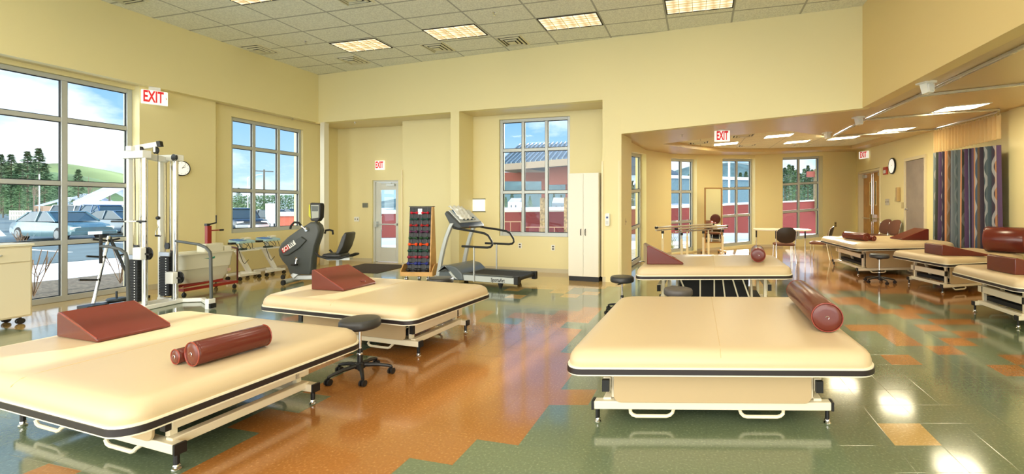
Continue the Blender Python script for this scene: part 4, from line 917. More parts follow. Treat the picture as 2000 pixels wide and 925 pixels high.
for x, y, zb in ((-8.53, 4.86, 1.34), (-8.36, 4.96, 1.13)):
    mb = MB(); mb.lathe([(.001, -.013), (.055, -.013), (.045, 0), (.055, .013), (.001, .013)], 22, P3(x, y, H1 + .10), 'y'); mb.build('top_pulley', black_m, t)
    mb = MB(); c_ = P3(x, y, 0); mb.box(c_[0] - .022, c_[1] - .025, H1 + .07, c_[0] + .022, c_[1] - .018, H1 + .17); mb.build('pulley_bracket', white_m, t)
    mb = MB(); mb.tube([P3(x + .045, y, H1 + .08), P3(x + .045, y, zb + .26)], .004, 6)
    if x > -8.4: mb.lathe([(.001, -.03), (.024, -.02), (.03, 0), (.024, .02), (.001, .03)], 12, P3(x + .045, y, zb + .28))
    mb.build('cable', black_m, t)
    mb = MB(); w_ = .05; mb.tube([P3(x + .045, y, zb + .26), P3(x + .035, y, zb + .2), P3(x + .055, y, zb + .16), P3(x + .045, y, zb + .12), P3(x + .045 - .02, y, zb + .11), P3(x + .045 - w_, y, zb + .06), P3(x + .045 - w_, y, zb), P3(x + .045 + w_, y, zb), P3(x + .045 + w_, y, zb + .06), P3(x + .045 + .02, y, zb + .115)], .005, 6); h = mb.build('handle_stirrup', chrome_m, t)
    mb = MB(); mb.tube([P3(x + .045 - w_, y, zb), P3(x + .045 + w_, y, zb)], .015, 10); mb.build('hand_grip', rubber_m, h)
mb = MB(); mb.tube([P3(-8.88, 4.70, 1.36), P3(-8.66, 4.74, 1.36)], .015, 8); mb.build('pull_grip', black_m, t)
mb = MB(); mb.tube([P3(-8.50, 4.80, 1.36), P3(-8.36, 4.83, 1.36)], .015, 8); mb.build('pull_grip', black_m, t)
mb = MB(); mb.tube([P3(-8.66, 4.74, 1.36), P3(-8.50, 4.80, 1.36)], .012, 8); mb.build('grip_bar', white_m, t)
mb = MB(); mb.tube([P3(-8.93, 4.60, 1.16), P3(-8.93, 4.60, .72)], .02, 8); mb.build('pull_grip', black_m, t)
for pts in ([(-8.93, 4.60, .98), (-8.80, 4.62, .98), (-8.58, 4.64, .94), (-8.50, 4.66, .88), (-8.48, 4.67, .78), (-8.47, 4.68, .06)], [(-8.42, 5.27, 1.02), (-7.72, 5.14, .99), (-7.54, 5.12, .95), (-7.44, 5.11, .88), (-7.41, 5.1, .80), (-7.38, 5.09, .10)]):
    mb = MB(); mb.tube([P3(*p) for p in pts], .022, 12); mb.build('side_arm', grey_m, t)
mb = MB(); mb.bar(P3(-8.84, 4.87, .035), P3(-8.40, 4.87, .035), .06, .06); mb.bar(P3(-8.86, 5.30, .035), P3(-8.40, 5.30, .035), .06, .06); mb.bar(P3(-8.62, 4.80, .035), P3(-8.62, 5.34, .035), .06, .06); mb.bar(P3(-8.24, 4.66, .035), P3(-8.34, 5.32, .035), .06, .06); mb.bar(P3(-8.36, 5.30, .036), P3(-8.05, 5.44, .036), .06, .06); mb.bar(P3(-8.07, 5.44, .035), P3(-7.36, 5.10, .035), .06, .06); mb.box(*P3(-7.43, 5.03, .0), *P3(-7.35, 5.13, .16)); mb.build('base_frame', white_m, t, bevel=.006)
mb = MB(); mb.box(*P3(-7.35, 5.03, .02), *P3(-7.32, 5.12, .09)); mb.build('end_cap', black_m, t)

# ---------------------------------------------------------------- whirlpool tank on red trolley
t = thing('whirlpool_tank', 'cream whirlpool tank on a red wheeled trolley, behind the cable machine', 'whirlpool tank', (-9.0, 6.02, 0), R(0)); t.scale = (.85, .72, 1.08)
mb = MB(); prof = [(.25, .18), (.27, .26), (.31, .46), (.34, .50), (.36, .66), (.37, .68)]
lo = []
for k, (zz, hx, hy) in enumerate(((.20, .20, .42), (.28, .23, .50), (.30, .24, .52), (.42, .26, .54), (.44, .28, .56), (.47, .28, .56), (.60, .30, .58), (.66, .31, .60), (.68, .33, .62), (.70, .33, .62))):
    lo.append([(x, y, zz) for x, y in rrect(-hx, -hy, hx, hy, .10, 5)])
lo += [[(x, y, .70) for x, y in rrect(-.28, -.56, .28, .56, .09, 5)], [(x, y, .40) for x, y in rrect(-.22, -.48, .22, .48, .09, 5)]]
mb.layers(lo); mb.build('tub', mat('cream_fibreglass', (226, 222, 200), .25), t, smooth=40)
mb = MB(); mb.box(.06, -.14, .69, .32, .30, .84); mb.box(.08, .34, .69, .30, .52, .78); mb.build('motor_cover', mat('cream_fibreglass', (0, 0, 0)), t, bevel=.02)
mb = MB(); mb.box(.15, -.02, .82, .23, .08, 1.14); mb.tube([(.19, .06, 1.06), (.19, .34, 1.06)], .01, 8); mb.build('lift_post', redp_m, t, bevel=.004)
mb = MB(); mb.box(.15, -.03, 1.14, .23, .04, 1.18); mb.tube([(.19, .02, 1.16), (.19, .22, 1.19), (.19, .22, 1.32)], .014, 8); mb.tube([(.19, .30, 1.06), (.19, .40, 1.06)], .016, 8); mb.build('crank', black_m, t)
mb = MB()
for x in (-.3, .3): mb.bar((x, -.62, .12), (x, .66, .12), .045, .045)
for y in (-.6, .62): mb.bar((-.3, y, .12), (.3, y, .12), .045, .045)
mb.bar((.28, -.6, .17), (.28, .3, .2), .03, .03); mb.build('trolley_frame', redp_m, t)
mb = MB(); mb.bar((.3, .66, .08), (.3, .66, .72), .025, .025); mb.bar((.3, .66, .72), (.1, .66, .74), .025, .025); mb.build('push_handle', mat('dark_red', (90, 40, 34), .4), t)
for x in (-.28, .28):
    for y in (-.58, .60): caster(t, x, y, .038)
mb = MB(); c = [(.315, -.2), (.315, -.05), (.315, .03), (.315, .02), (.315, -.07), (.315, -.2)]
mb.layers([[(.297, -.16, .60), (.297, -.02, .598), (.297, .10, .62), (.297, .09, .58), (.297, .0, .58)], [(.303, -.16, .60), (.303, -.02, .598), (.303, .10, .62), (.303, .09, .58), (.303, .0, .58)]]); mb.build('green_emblem', mat('teal', (40, 140, 110), .4), t, smooth=0)
mb = MB(); mb.box(.275, .42, .33, .29, .50, .38); mb.build('warning_sticker', mat('sticker', (225, 190, 170), .4), t)
# ---------------------------------------------------------------- therapy units on white carts
def therapy_cart(label, x, y, cables=True):
    t = thing('therapy_cart', label, 'cart', (x, y, 0), 0, 'white carts with blue therapy units')
    mb = MB(); mb.box(-.20, -.24, .62, .22, .22, .645); mb.build('shelf', white_m, t, bevel=.006)
    mb = MB(); mb.bar((0, -.10, .62), (.02, .14, .14), .06, .09); mb.build('post', white_m, t, bevel=.006)
    mb = MB(); mb.bar((-.16, -.2, .11), (-.16, .26, .11), .05, .05); mb.bar((.18, -.2, .11), (.18, .26, .11), .05, .05); mb.bar((-.16, .12, .12), (.18, .12, .12), .09, .06); mb.build('base_frame', white_m, t, bevel=.005)
    for a in (-.16, .18):
        for b in (-.18, .24): caster(t, a, b, .036)
    mb = MB(); mb.bar((-.02, -.02, .64), (-.02, -.02, .80), .05, .05); mb.build('stem', white_m, t)
    mb = MB(); mb.layers([[(a, b, z + (.03 if a < 0 else 0)) for a, b in rrect(-.15, -.20, .17, .18, .04, 4)] for z in (.79, .84)]); u = mb.build('control_unit', mat('unit_pale_blue', (176, 214, 224), .3), t, bevel=.008)
    mb = MB(); mb.layers([[(a, b, z + (.03 if a < 0 else 0)) for a, b in ((-.12, -.18), (.13, -.18), (.13, .0), (-.12, .0))] for z in (.842, .85)]); mb.build('screen', mat('unit_blue', (28, 92, 170), .25), u)
    mb = MB(); mb.tube([(.05, .02, .88), (.05, .14, .89)], .02, 8); mb.tube([(-.03, .0, .89), (-.03, .16, .90)], .014, 8); mb.build('applicator', cream_m, u)
    mb = MB(); rn = random.Random(int(x * 100)); mb.box(.0, -.30, .78, .1, -.2, .82)
    for k in range(5):
        y0 = -.28 + k * .09; mb.tube([(.17, y0, .80), (.24, y0 + rn.uniform(-.05, .05), .74), (.25, y0 + rn.uniform(-.06, .06), .68), (.2, y0 + .03, .66)], .006, 5)
    mb.tube([(.17, -.24, .79), (.27, -.26, .62), (.28, -.2, .42), (.26, -.14, .36), (.26, -.06, .44)], .006, 5); mb.build('cables', black_m, t)
    mb = MB(); mb.box(.0, -.12, .645, .12, .02, .68); mb.build('electrode_pouch', mat('teal_grey', (52, 74, 70), .5), t)
    return t
therapy_cart('white wheeled cart with a blue therapy unit, left of the two under the window', -9.72, 7.32)
therapy_cart('white wheeled cart with a blue therapy unit, right of the two under the window', -9.74, 7.93)
# two round tan discs leaning on the wall behind the bike
for k, (y, r, lb) in enumerate(((8.75, .30, 'tan round cushion leaning on the wall, the left one of the pair behind the bike'), (8.93, .27, 'tan round cushion leaning on the wall, the right one of the pair behind the bike'))):
    o = MB().lathe([(.001, -.06), (r * .9, -.06), (r, -.04), (r, .04), (r * .9, .06), (.001, .06)], 32, (0, 0, 0), 'x').build('round_cushion', mat('tan_foam', (214, 178, 112), .55), None); o.location = (-9.78 + k * .16, y, .30 + (.0 if k == 0 else -.03)); tag(o, lb, 'cushion', 'tan round cushions')

# ---------------------------------------------------------------- recumbent exercise bike
t = thing('exercise_bike', 'dark grey recumbent exercise bike with arm cranks and a display, behind the second table', 'exercise bike', (-8.16, 7.22, 0), R(0)); t.scale = (.86, .95, 1)
# profile plane: local u (towards the seat, world +x,+y), thickness v
ang = math.atan2(.30, 1.0)
def Q(u, v, z): return (u * math.cos(ang) - v * math.sin(ang), u * math.sin(ang) + v * math.cos(ang), z)
pr = [(-.06, .20), (.38, .18), (.44, .24), (.46, .50), (.52, .78), (.60, .98), (.63, 1.10), (.60, 1.20), (.52, 1.265), (.42, 1.27), (.30, 1.20), (.12, 1.10), (-.10, .96), (-.26, .82), (-.32, .70), (-.30, .58), (-.22, .46), (-.12, .36)]
mb = MB()
def shellp(pr, v0, v1, ins=.03):
    cu = sum(p[0] for p in pr) / len(pr); cz = sum(p[1] for p in pr) / len(pr)
    def sh(k): return [(cu + (u - cu) * k, cz + (z - cz) * k) for u, z in pr]
    return [[Q(u, v, z) for u, z in sh(k)] for v, k in ((v0, .93), (v0 + ins, 1.0), (v1 - ins, 1.0), (v1, .93))]
mb.layers(shellp(pr, -.11, .11)); sh_ = mb.build('housing', grey_m, t, smooth=50, bevel=.008)
mb = MB(); p2 = [(-.22, .70), (.24, .98), (.36, .90), (.20, .74), (-.06, .58), (-.18, .58)]; mb.layers([[Q(u, -.112, z) for u, z in p2], [Q(u, -.15, z) for u, z in [(a * .96, .78 + (b - .78) * .92) for a, b in p2]]]); mb.build('side_cowl', mat('charcoal_dark', (66, 70, 68), .45, bump=.06, bscale=200), t, bevel=.01)
# badge
bx = math.atan2(.30, 1.0)
def badge(u, v, z, body, w_, col, tcol, nm):
    g = bpy.data.objects.new('tmp', None)
    s_, c_ = math.sin(R(33)), math.cos(R(33)); h = .10
    cs = [(u, z), (u + w_ * c_, z + w_ * s_), (u + w_ * c_ - h * s_, z + w_ * s_ + h * c_), (u - h * s_, z + h * c_)]
    mb = MB(); mb.layers([[Q(a, v, b) for a, b in cs], [Q(a, v - .004, b) for a, b in cs]]); mb.build(nm, col, t, smooth=0)
    cu_, cz_ = u + w_ / 2 * c_ - h / 2 * s_, z + w_ / 2 * s_ + h / 2 * c_
    o = text_obj('lettering', body, .115, tcol, t, Q(cu_, v - .006, cz_), (0, 0, 0), .8, .001, bold=.003)
    o.rotation_euler = (Matrix.Rotation(ang, 3, 'Z') @ Matrix.Rotation(R(90), 3, 'X') @ Matrix.Rotation(R(33), 3, 'Z')).to_euler()
    bpy.data.objects.remove(g)
badge(-.155, -.152, .635, 'SCI', .17, mat('badge_red', (190, 34, 34), .4), white_m, 'red_badge'); badge(-.012, -.152, .728, 'FIT', .17, white_m, black_m, 'white_badge')
# console
mb = MB(); mb.tube([Q(.48, 0, 1.22), Q(.50, 0, 1.32)], .03, 10); mb.build('console_neck', grey_m, t)
a2 = R(-8); cn = [(-.075, 1.29), (.06, 1.28), (.115, 1.36), (.125, 1.60), (.11, 1.66), (-.08, 1.67), (-.12, 1.62), (-.125, 1.40)]
mb = MB(); mb.layers([[(Q(.50, 0, 0)[0] + a * .82, Q(.50, 0, 0)[1] + a * .55 - dd, z) for a, z in cn] for dd in (.05, -.05)]); mb.build('console', black_m, t, bevel=.012)
mb = MB(); f_ = lambda a, z, dd: (Q(.50, 0, 0)[0] + a * .82, Q(.50, 0, 0)[1] + a * .55 - dd, z)
mb.layers([[f_(a, z, .052) for a, z in ((-.055, 1.34), (.08, 1.36), (.09, 1.62), (-.07, 1.62))], [f_(a, z, .058) for a, z in ((-.055, 1.34), (.08, 1.36), (.09, 1.62), (-.07, 1.62))]]); cp = mb.build('control_panel', mat('panel_grey', (176, 180, 170), .4), t)
mb = MB(); mb.layers([[f_(a, z, .0595) for a, z in ((-.05, 1.49), (.075, 1.49), (.08, 1.60), (-.06, 1.60))], [f_(a, z, .062) for a, z in ((-.05, 1.49), (.075, 1.49), (.08, 1.60), (-.06, 1.60))]]); mb.build('display', mat('lcd', (70, 78, 66), .2), cp)
mb = MB(); mb.layers([[f_(a, z, .052) for a, z in ((-.118, 1.40), (-.075, 1.34), (-.09, 1.64), (-.112, 1.62))], [f_(a, z, .058) for a, z in ((-.118, 1.40), (-.075, 1.34), (-.09, 1.64), (-.112, 1.62))]]); mb.build('yellow_flash', mat('yellow', (214, 212, 40), .4), t)
# cranks
for v, s in ((-.11, -1), (.11, 1)):
    h0 = Q(.36, v, 1.12); mb = MB()
    e1 = Q(.36 - .10 * (1 if s < 0 else -2.2), v + s * .07, 1.20 if s < 0 else 1.02)
    mb.lathe([(.001, -.02), (.045, -.02), (.045, .02), (.001, .02)], 16, (h0[0], h0[1] + s * .02, h0[2]), 'y'); mb.tube([Q(.36, v + s * .04, 1.12), Q(.36, v + s * .06, 1.12), e1], .014, 8); mb.build('arm_crank', chrome_m, t)
    mb = MB(); e = Vector(e1); mb.tube([e, e + Vector((-.02, s * .04, .06)), e + Vector((-.10 if s < 0 else .05, s * .08, .07)), e + Vector((-.17 if s < 0 else .12, s * .10, .0 if s < 0 else .05)), e + Vector((-.19 if s < 0 else .13, s * .10, -.06 if s < 0 else -.03))], .022, 8); mb.build('hand_grip', rubber_m, t)
    h0 = Q(.14, v, .52); mb = MB(); mb.lathe([(.001, -.02), (.04, -.02), (.04, .02), (.001, .02)], 16, (h0[0], h0[1] + s * .02, h0[2]), 'y'); mb.tube([Q(.14, v + s * .04, .52), Q(.13, v + s * .06, .40 if s < 0 else .64)], .014, 8); mb.build('pedal_crank', chrome_m, t)
    mb = MB(); c_ = Q(.13, v + s * .10, .40 if s < 0 else .64); mb.box(c_[0] - .05, c_[1] - .05, c_[2] - .015, c_[0] + .05, c_[1] + .05, c_[2] + .02); mb.build('pedal', black_m, t, bevel=.006)
mb = MB(); mb.bar(Q(-.02, 0, .12), Q(1.45, 0, .12), .10, .09); mb.bar(Q(-.02, -.02, .14), Q(.1, 0, .24), .16, .10); mb.build('base_beam', silver_m, t, bevel=.01)
mb = MB(); mb.tube([Q(-.04, -.30, .07), Q(-.04, .30, .07)], .05, 16); mb.tube([Q(1.42, -.28, .07), Q(1.42, .28, .07)], .045, 16); mb.build('stabiliser', silver_m, t)
mb = MB(); mb.lathe([(.001, -.02), (.055, -.02), (.055, .02), (.001, .02)], 18, Q(-.04, -.32, .06), 'y'); mb.lathe([(.001, -.02), (.045, -.02), (.045, .02), (.001, .02)], 18, Q(-.06, -.30, .17), 'y'); mb.build('transport_wheel', rubber_m, t)
# seat
S0 = 1.02
mb = MB(); mb.bar(Q(S0, 0, .16), Q(S0, 0, .50), .09, .09); mb.bar(Q(S0 - .25, 0, .50), Q(S0 + .28, 0, .50), .14, .05); mb.build('seat_post', silver_m, t)
mb = MB(); mb.layers([[Q(u, v, z) for u, v in rrect(S0 - .30 + i, -.20 + i, S0 + .16 - i, .20 - i, .07, 5)] for i, z in ((.02, .54), (0, .56), (0, .59), (.02, .615))]); mb.build('seat_cushion', blackv_m, t, smooth=50)
bk = [(S0 + .02, .60), (S0 + .10, .60), (S0 + .20, .74), (S0 + .27, .94), (S0 + .29, 1.04), (S0 + .24, 1.06), (S0 + .18, .98), (S0 + .10, .78)]
mb = MB(); mb.layers([[Q(u, v, z) for u, z in [(S0 + .15 + (u - S0 - .15) * k, .83 + (z - .83) * k) for u, z in bk]] for v, k in ((-.20, .90), (-.17, 1), (.17, 1), (.20, .90))]); mb.build('backrest', blackv_m, t, bevel=.012, smooth=50)
mb = MB()
mb.tube([Q(S0 - .38, -.26, .66), Q(S0 - .30, -.27, .58), Q(S0 - .1, -.27, .53), Q(S0 + .16, -.27, .53), Q(S0 + .34, -.2, .58), Q(S0 + .37, 0, .60), Q(S0 + .34, .2, .58), Q(S0 + .16, .27, .53), Q(S0 - .1, .27, .53), Q(S0 - .30, .27, .58), Q(S0 - .38, .26, .66)], .022, 8); mb.build('seat_handle', rubber_m, t)

# ---------------------------------------------------------------- door mat
o = MB(); o.layers([[(x, y, z) for x, y in ((-8.75, 8.72), (-7.45, 8.75), (-7.55, 10.15), (-9.0, 10.1))] for z in (.001, .012)]); m_ = recentre(o.build('floor_mat', mat('mat_brown', (74, 62, 54), .9, bump=.5, bscale=90, var=.2, vscale=60), smooth=0)); tag(m_, 'dark brown floor mat lying in front of the glass exit door', 'floor mat')

# ---------------------------------------------------------------- dumbbell rack
rk = thing('dumbbell_rack', 'black dumbbell rack with wooden side on casters, in front of the back wall', 'dumbbell rack', (-5.93, 8.32, 0), R(12))
wood_m = mat('birch_ply', (214, 166, 98), .45, var=.15, vscale=4)
mb = MB(); pk = [(-.19, .28), (-.23, .30), (-.04, 1.66), (.04, 1.66), (.22, .30), (.22, .14), (-.19, .14)]
pf = [(-.155, .16), (-.03, 1.58), (.06, 1.58), (.19, .16)]
mb.xprism(pf, -.245, .235); mb.build('peg_board', black_m, rk)
mb = MB(); mb.xprism([(-.158, .16), (-.033, 1.59), (.063, 1.59), (.193, .16)], .235, .262); mb.build('side_panel', wood_m, rk, bevel=.003)
mb = MB(); mb.box(-.26, -.05, 1.585, .27, .075, 1.60); mb.build('top_cap', black_m, rk)
mb = MB()
for x in (-.15, -.02, .0, .13): pass
for xa in (-.165, -.045, .035, .165): mb.bar((xa, -.158, .2), (xa, -.036, 1.56), .012, .012)
mb.build('rack_rail', mat('rail_dark', (70, 72, 74), .4, metal=.4), rk)
tray_m = wood_m
mb = MB(); mb.box(-.33, -.26, .10, .33, .26, .12); mb.box(-.33, -.27, .10, .33, -.245, .19); mb.build('tray', tray_m, rk, bevel=.003)
for s in (-1, 1):
    mb = MB(); mb.xprism([(-.27, .10), (-.27, .21), (-.13, .34), (.16, .34), (.27, .24), (.27, .10)], s * .33, s * .352); mb.build('tray_side', tray_m, rk, bevel=.003)
mb = MB(); mb.box(-.055, -.056, 1.42, .035, -.048, 1.54); mb.build('notice', signw_m, rk)
for a, b in ((-.24, -.2), (.0, -.1), (.24, -.2), (.26, .2)): caster(rk, a, b, .04, m=steel_m)
dbc = [('red', (205, 28, 52)), ('dark teal', (24, 70, 62)), ('red', (168, 30, 34)), ('purple', (92, 42, 78)), ('dark green', (22, 66, 34)), ('orange', (240, 78, 18)), ('dark green', (20, 72, 56)), ('crimson', (146, 36, 56)), ('blue', (38, 48, 130)), ('black', (24, 24, 26))]
ordn = ['top', 'second', 'third', 'fourth', 'fifth', 'sixth', 'seventh', 'eighth', 'ninth', 'bottom']
def dumbbell(label, loc, rz, col, nm, s, proto={}):
    t = thing('dumbbell', label, 'dumbbell', loc, rz, 'dumbbells on the rack')
    m_ = mat('dumbbell_' + nm, col, .35); L_ = .085 * s; r = .028 * s + .006
    mb = MB()
    for q in (-1, 1):
        c = q * (L_ - .01); mb.lathe([(.001, c - .032 * s), (r * .7, c - .030 * s), (r, c - .014 * s), (r, c + .014 * s), (r * .7, c + .03 * s), (.001, c + .032 * s)], 8, (0, 0, 0), 'x')
    mb.build('weight_head', m_, t, smooth=30)
    mb = MB(); mb.tube([(-L_, 0, 0), (L_, 0, 0)], .013, 10); mb.build('grip', m_, t); return t
rz_ = R(12); cR, sR = math.cos(rz_), math.sin(rz_)
for i, (cn_, col) in enumerate(dbc):
    u = (i + .65) / 10.0; z = 1.50 - u * 1.36 + .04; yl = -.036 - (1.58 - z) * .086 - .035 - .012 * i / 9
    for j, xl in enumerate((-.125, .115)):
        sz = .78 + .035 * i
        lb = '%s dumbbell in the %s row of the rack, %s column' % (cn_, ordn[i], ('left', 'right')[j])
        dumbbell(lb, (-5.93 + xl * cR - yl * sR, 8.32 + xl * sR + yl * cR, z), rz_, col, '%s_%d' % (cn_.replace(' ', '_'), i), sz)

# ---------------------------------------------------------------- treadmill
tm = thing('treadmill', 'grey treadmill with long black handrails in front of the back window', 'treadmill', (-4.33, 8.2, 0), R(-7)); tm.scale = (.78, 1, 1)
# local x along the deck (rear at +x), y across
mb = MB()
for s in (-1, 1): mb.box(-.85, s * .36 - .03, .10, 1.25, s * .36 + .03, .22)
mb.build('side_rail', silver_m, tm, bevel=.008)
text_obj('lettering', 'SportsArt', .10, black_m, tm, (.72, -.392, .155), (R(90), 0, 0), 1.0, .001, bold=.002)
mb = MB(); mb.layers([[(x, y, z) for x, y in ((-.75, -.33), (1.22, -.33), (1.22, .33), (-.75, .33))] for z in (.18, .232)]); mb.build('running_belt', rubber_m, tm)
mb = MB()
for s in (-1, 1): mb.box(-.7, s * .36 - .045, .22, 1.15, s * .36 + .045, .245)
mb.build('foot_ledge', grey_m, tm, bevel=.006)
mb = MB(); mb.box(1.18, -.40, .09, 1.30, -.31, .25); mb.box(1.18, .31, .09, 1.30, .40, .25); mb.tube([(1.22, -.33, .19), (1.22, .33, .19)], .042, 14); mb.build('rear_roller', black_m, tm, bevel=.01)
hd = [(-1.12, .10), (-1.14, .26), (-1.0, .37), (-.75, .40), (-.52, .36), (-.34, .25), (-.30, .10)]
mb = MB(); mb.yprism(hd, -.42, .42); mb.build('motor_hood', mat('hood_grey', (92, 100, 104), .3), tm, bevel=.03, seg=4)
for s in (-1, 1):
    mb = MB(); mb.yprism([(-1.05, .27), (-.86, .37), (-.62, .16), (-.46, .12), (-.68, .27), (-.84, .33)], s * .43 - .012, s * .43 + .012); mb.build('hood_trim', silver_m, tm, bevel=.004)
    mb = MB(); mb.layers([[(x0 - .05, s * .40 - .03, z), (x0 + .06, s * .40 - .03, z), (x0 + .06, s * .40 + .03, z), (x0 - .05, s * .40 + .03, z)] for x0, z in ((-1.12, .16), (-1.05, .42), (-.97, .68), (-.86, .94), (-.73, 1.16), (-.66, 1.25))]); mb.build('upright', silver_m, tm, bevel=.01, smooth=60)
    mb = MB(); y = s * .40; mb.tube([(-.70, y, 1.24), (-.62, y, 1.16), (-.5, y, 1.14), (.1, y, 1.09), (.34, y, 1.06), (.45, y, 1.02), (.56, y, .90), (.57, y, .84), (.52, y, .80), (.42, y, .785), (-.35, y, .79)], .023, 12); mb.build('handrail', rubber_m, tm)
    mb = MB(); mb.tube([(.02, y + s * .0, .785), (.02, y, .10)], .021, 12); mb.build('rail_post', silver_m, tm)
for fx, fy in ((.78, -.36), (.78, .36), (-.9, -.3), (-.9, .3)): MB().lathe([(.001, 0), (.02, 0), (.03, .0), (.06, .08), (.06, .1), (.001, .1)], 14, (fx, fy, 0)).build('rubber_foot', rubber_m, tm)
mb = MB(); cs = [(-.92, 1.44), (-.86, 1.50), (-.42, 1.22), (-.38, 1.16), (-.46, 1.13), (-.74, 1.22)]; mb.yprism(cs, -.40, .40); mb.build('console', mat('console_dark', (66, 70, 72), .4), tm, bevel=.02, seg=3)
mb = MB(); mb.yprism([(-.86, 1.505), (-.84, 1.52), (-.47, 1.285), (-.48, 1.255)], -.34, .34); cpn = mb.build('console_face', mat('console_silver', (206, 210, 208), .3), tm, bevel=.006)
mb = MB(); mb.yprism([(-.82, 1.507), (-.81, 1.522), (-.62, 1.40), (-.63, 1.387)], -.26, .0); mb.yprism([(-.58, 1.357), (-.57, 1.368), (-.49, 1.318), (-.50, 1.305)], -.2, .2); mb.build('display', mat('display_blue', (60, 92, 110), .2), cpn)
mb = MB(); mb.lathe([(.001, 0), (.012, 0), (.012, .03), (.001, .03)], 10, (-.40, -.1, 1.15), 'z'); mb.build('stop_button', mat('stop_red', (210, 30, 30), .4), tm)
# towel lying on the console
mb = MB(); rn = random.Random(4); g = []; n_, m2 = 12, 10
for i in range(n_ + 1):
    for j in range(m2 + 1):
        x = -.90 + .46 * i / n_; y = -.30 + .40 * j / m2
        z = 1.545 - max(0, (x + .86)) * .62 + .02 * math.sin(j * 1.9 + i * .5) + .014 * math.sin(i * 2.3) + .03
        g.append((x + .01 * math.sin(j * 2), y + .012 * math.sin(i * 1.7), z))
tw = [(i * (m2 + 1) + j, (i + 1) * (m2 + 1) + j, (i + 1) * (m2 + 1) + j + 1, i * (m2 + 1) + j + 1) for i in range(n_) for j in range(m2)]
mb.add(g, tw); o = mb.build('towel', mat('towel_white', (236, 238, 236), .8, bump=.4, bscale=120), None, smooth=80); o.location = (-4.33, 8.2, 0); o.rotation_euler = (0, 0, R(-7)); o.scale = (.78, 1, 1)
sm = o.modifiers.new('thickness', 'SOLIDIFY'); sm.thickness = .012; sm.offset = 1
tag(o, 'white towel crumpled over the treadmill console', 'towel')

# ---------------------------------------------------------------- parallel bars
pb = thing('parallel_bars', 'wooden parallel walking bars on posts behind the raised table', 'parallel bars', (0, 0, 0))
barw = mat('bar_wood', (226, 200, 150), .35, var=.1); postc = mat('post_cream', (236, 222, 180), .35)
LB = [(-1.15, 11.7), (.40, 14.4)]; RB = [(-.62, 11.5), (.78, 13.7)]
for (a, b), zz in ((LB, 1.02), (RB, 1.0)):
    mb = MB(); mb.tube([(a[0], a[1], zz), (b[0], b[1], zz)], .026, 12); mb.build('hand_bar', mat('bar_grey', (178, 170, 150), .3), pb)
    mb = MB(); mb.tube([(a[0], a[1], zz - .07), (b[0], b[1], zz - .07)], .02, 10); mb.build('under_bar', steel_m, pb)
    mb = MB()
    for p, q in ((a, b), (b, a)):
        v = Vector((q[0] - p[0], q[1] - p[1])).normalized() * .1; mb.tube([(p[0] - v.x * .2, p[1] - v.y * .2, zz), (p[0] + v.x * .6, p[1] + v.y * .6, zz)], .032, 12)
    mb.build('end_grip', rubber_m, pb)
    for u in (.1, .5, .9):
        x, y = lerp(a, b, u); mb = MB(); mb.tube([(x, y, .5), (x, y, zz - .05)], .02, 10); mb.build('inner_post', chrome_m, pb)
        mb = MB(); mb.box(x - .032, y - .032, .06, x + .032, y + .032, .72); mb.build('outer_post', postc, pb, bevel=.006)
        mb = MB(); mb.box(x - .035, y - .06, zz - .17, x + .035, y + .06, zz - .10); mb.build('clamp', rubber_m, pb)
mb = MB(); mb.prism([LB[0], RB[0], RB[1], LB[1]], .0, .06); mb.build('platform', barw, pb)
# ---------------------------------------------------------------- standing mirror
mr = thing('standing_mirror', 'tall wood-framed mirror on a stand behind the parallel bars', 'mirror', (.42, 15.3, 0), R(22))
wf = mat('mirror_wood', (140, 98, 44), .4)
mb = MB(); w_, zb, zt = .31, .35, 2.22
for a in ((-w_, -w_ + .04, zb, zt), (w_ - .04, w_, zb, zt), (-w_ + .04, w_ - .04, zt - .04, zt), (-w_ + .04, w_ - .04, zb, zb + .04)): mb.box(a[0], -.02, a[2], a[1], .02, a[3])
mb.build('frame', wf, mr, bevel=.003)
mb = MB(); mb.box(-w_ + .04, -.008, zb + .04, w_ - .04, .01, zt - .04); mb.build('mirror_glass', mat('mirror', (235, 238, 232), .02, metal=1), mr, smooth=0)
for s in (-1, 1):
    mb = MB(); mb.box(s * w_ - .02, -.30, .04, s * w_ + .02, .30, .10); mb.box(s * w_ - .02, -.03, .1, s * w_ + .02, .03, .5); mb.build('stand_foot', wood_m, mr, bevel=.004)
    caster(mr, s * w_, -.26, .02); caster(mr, s * w_, .26, .02)
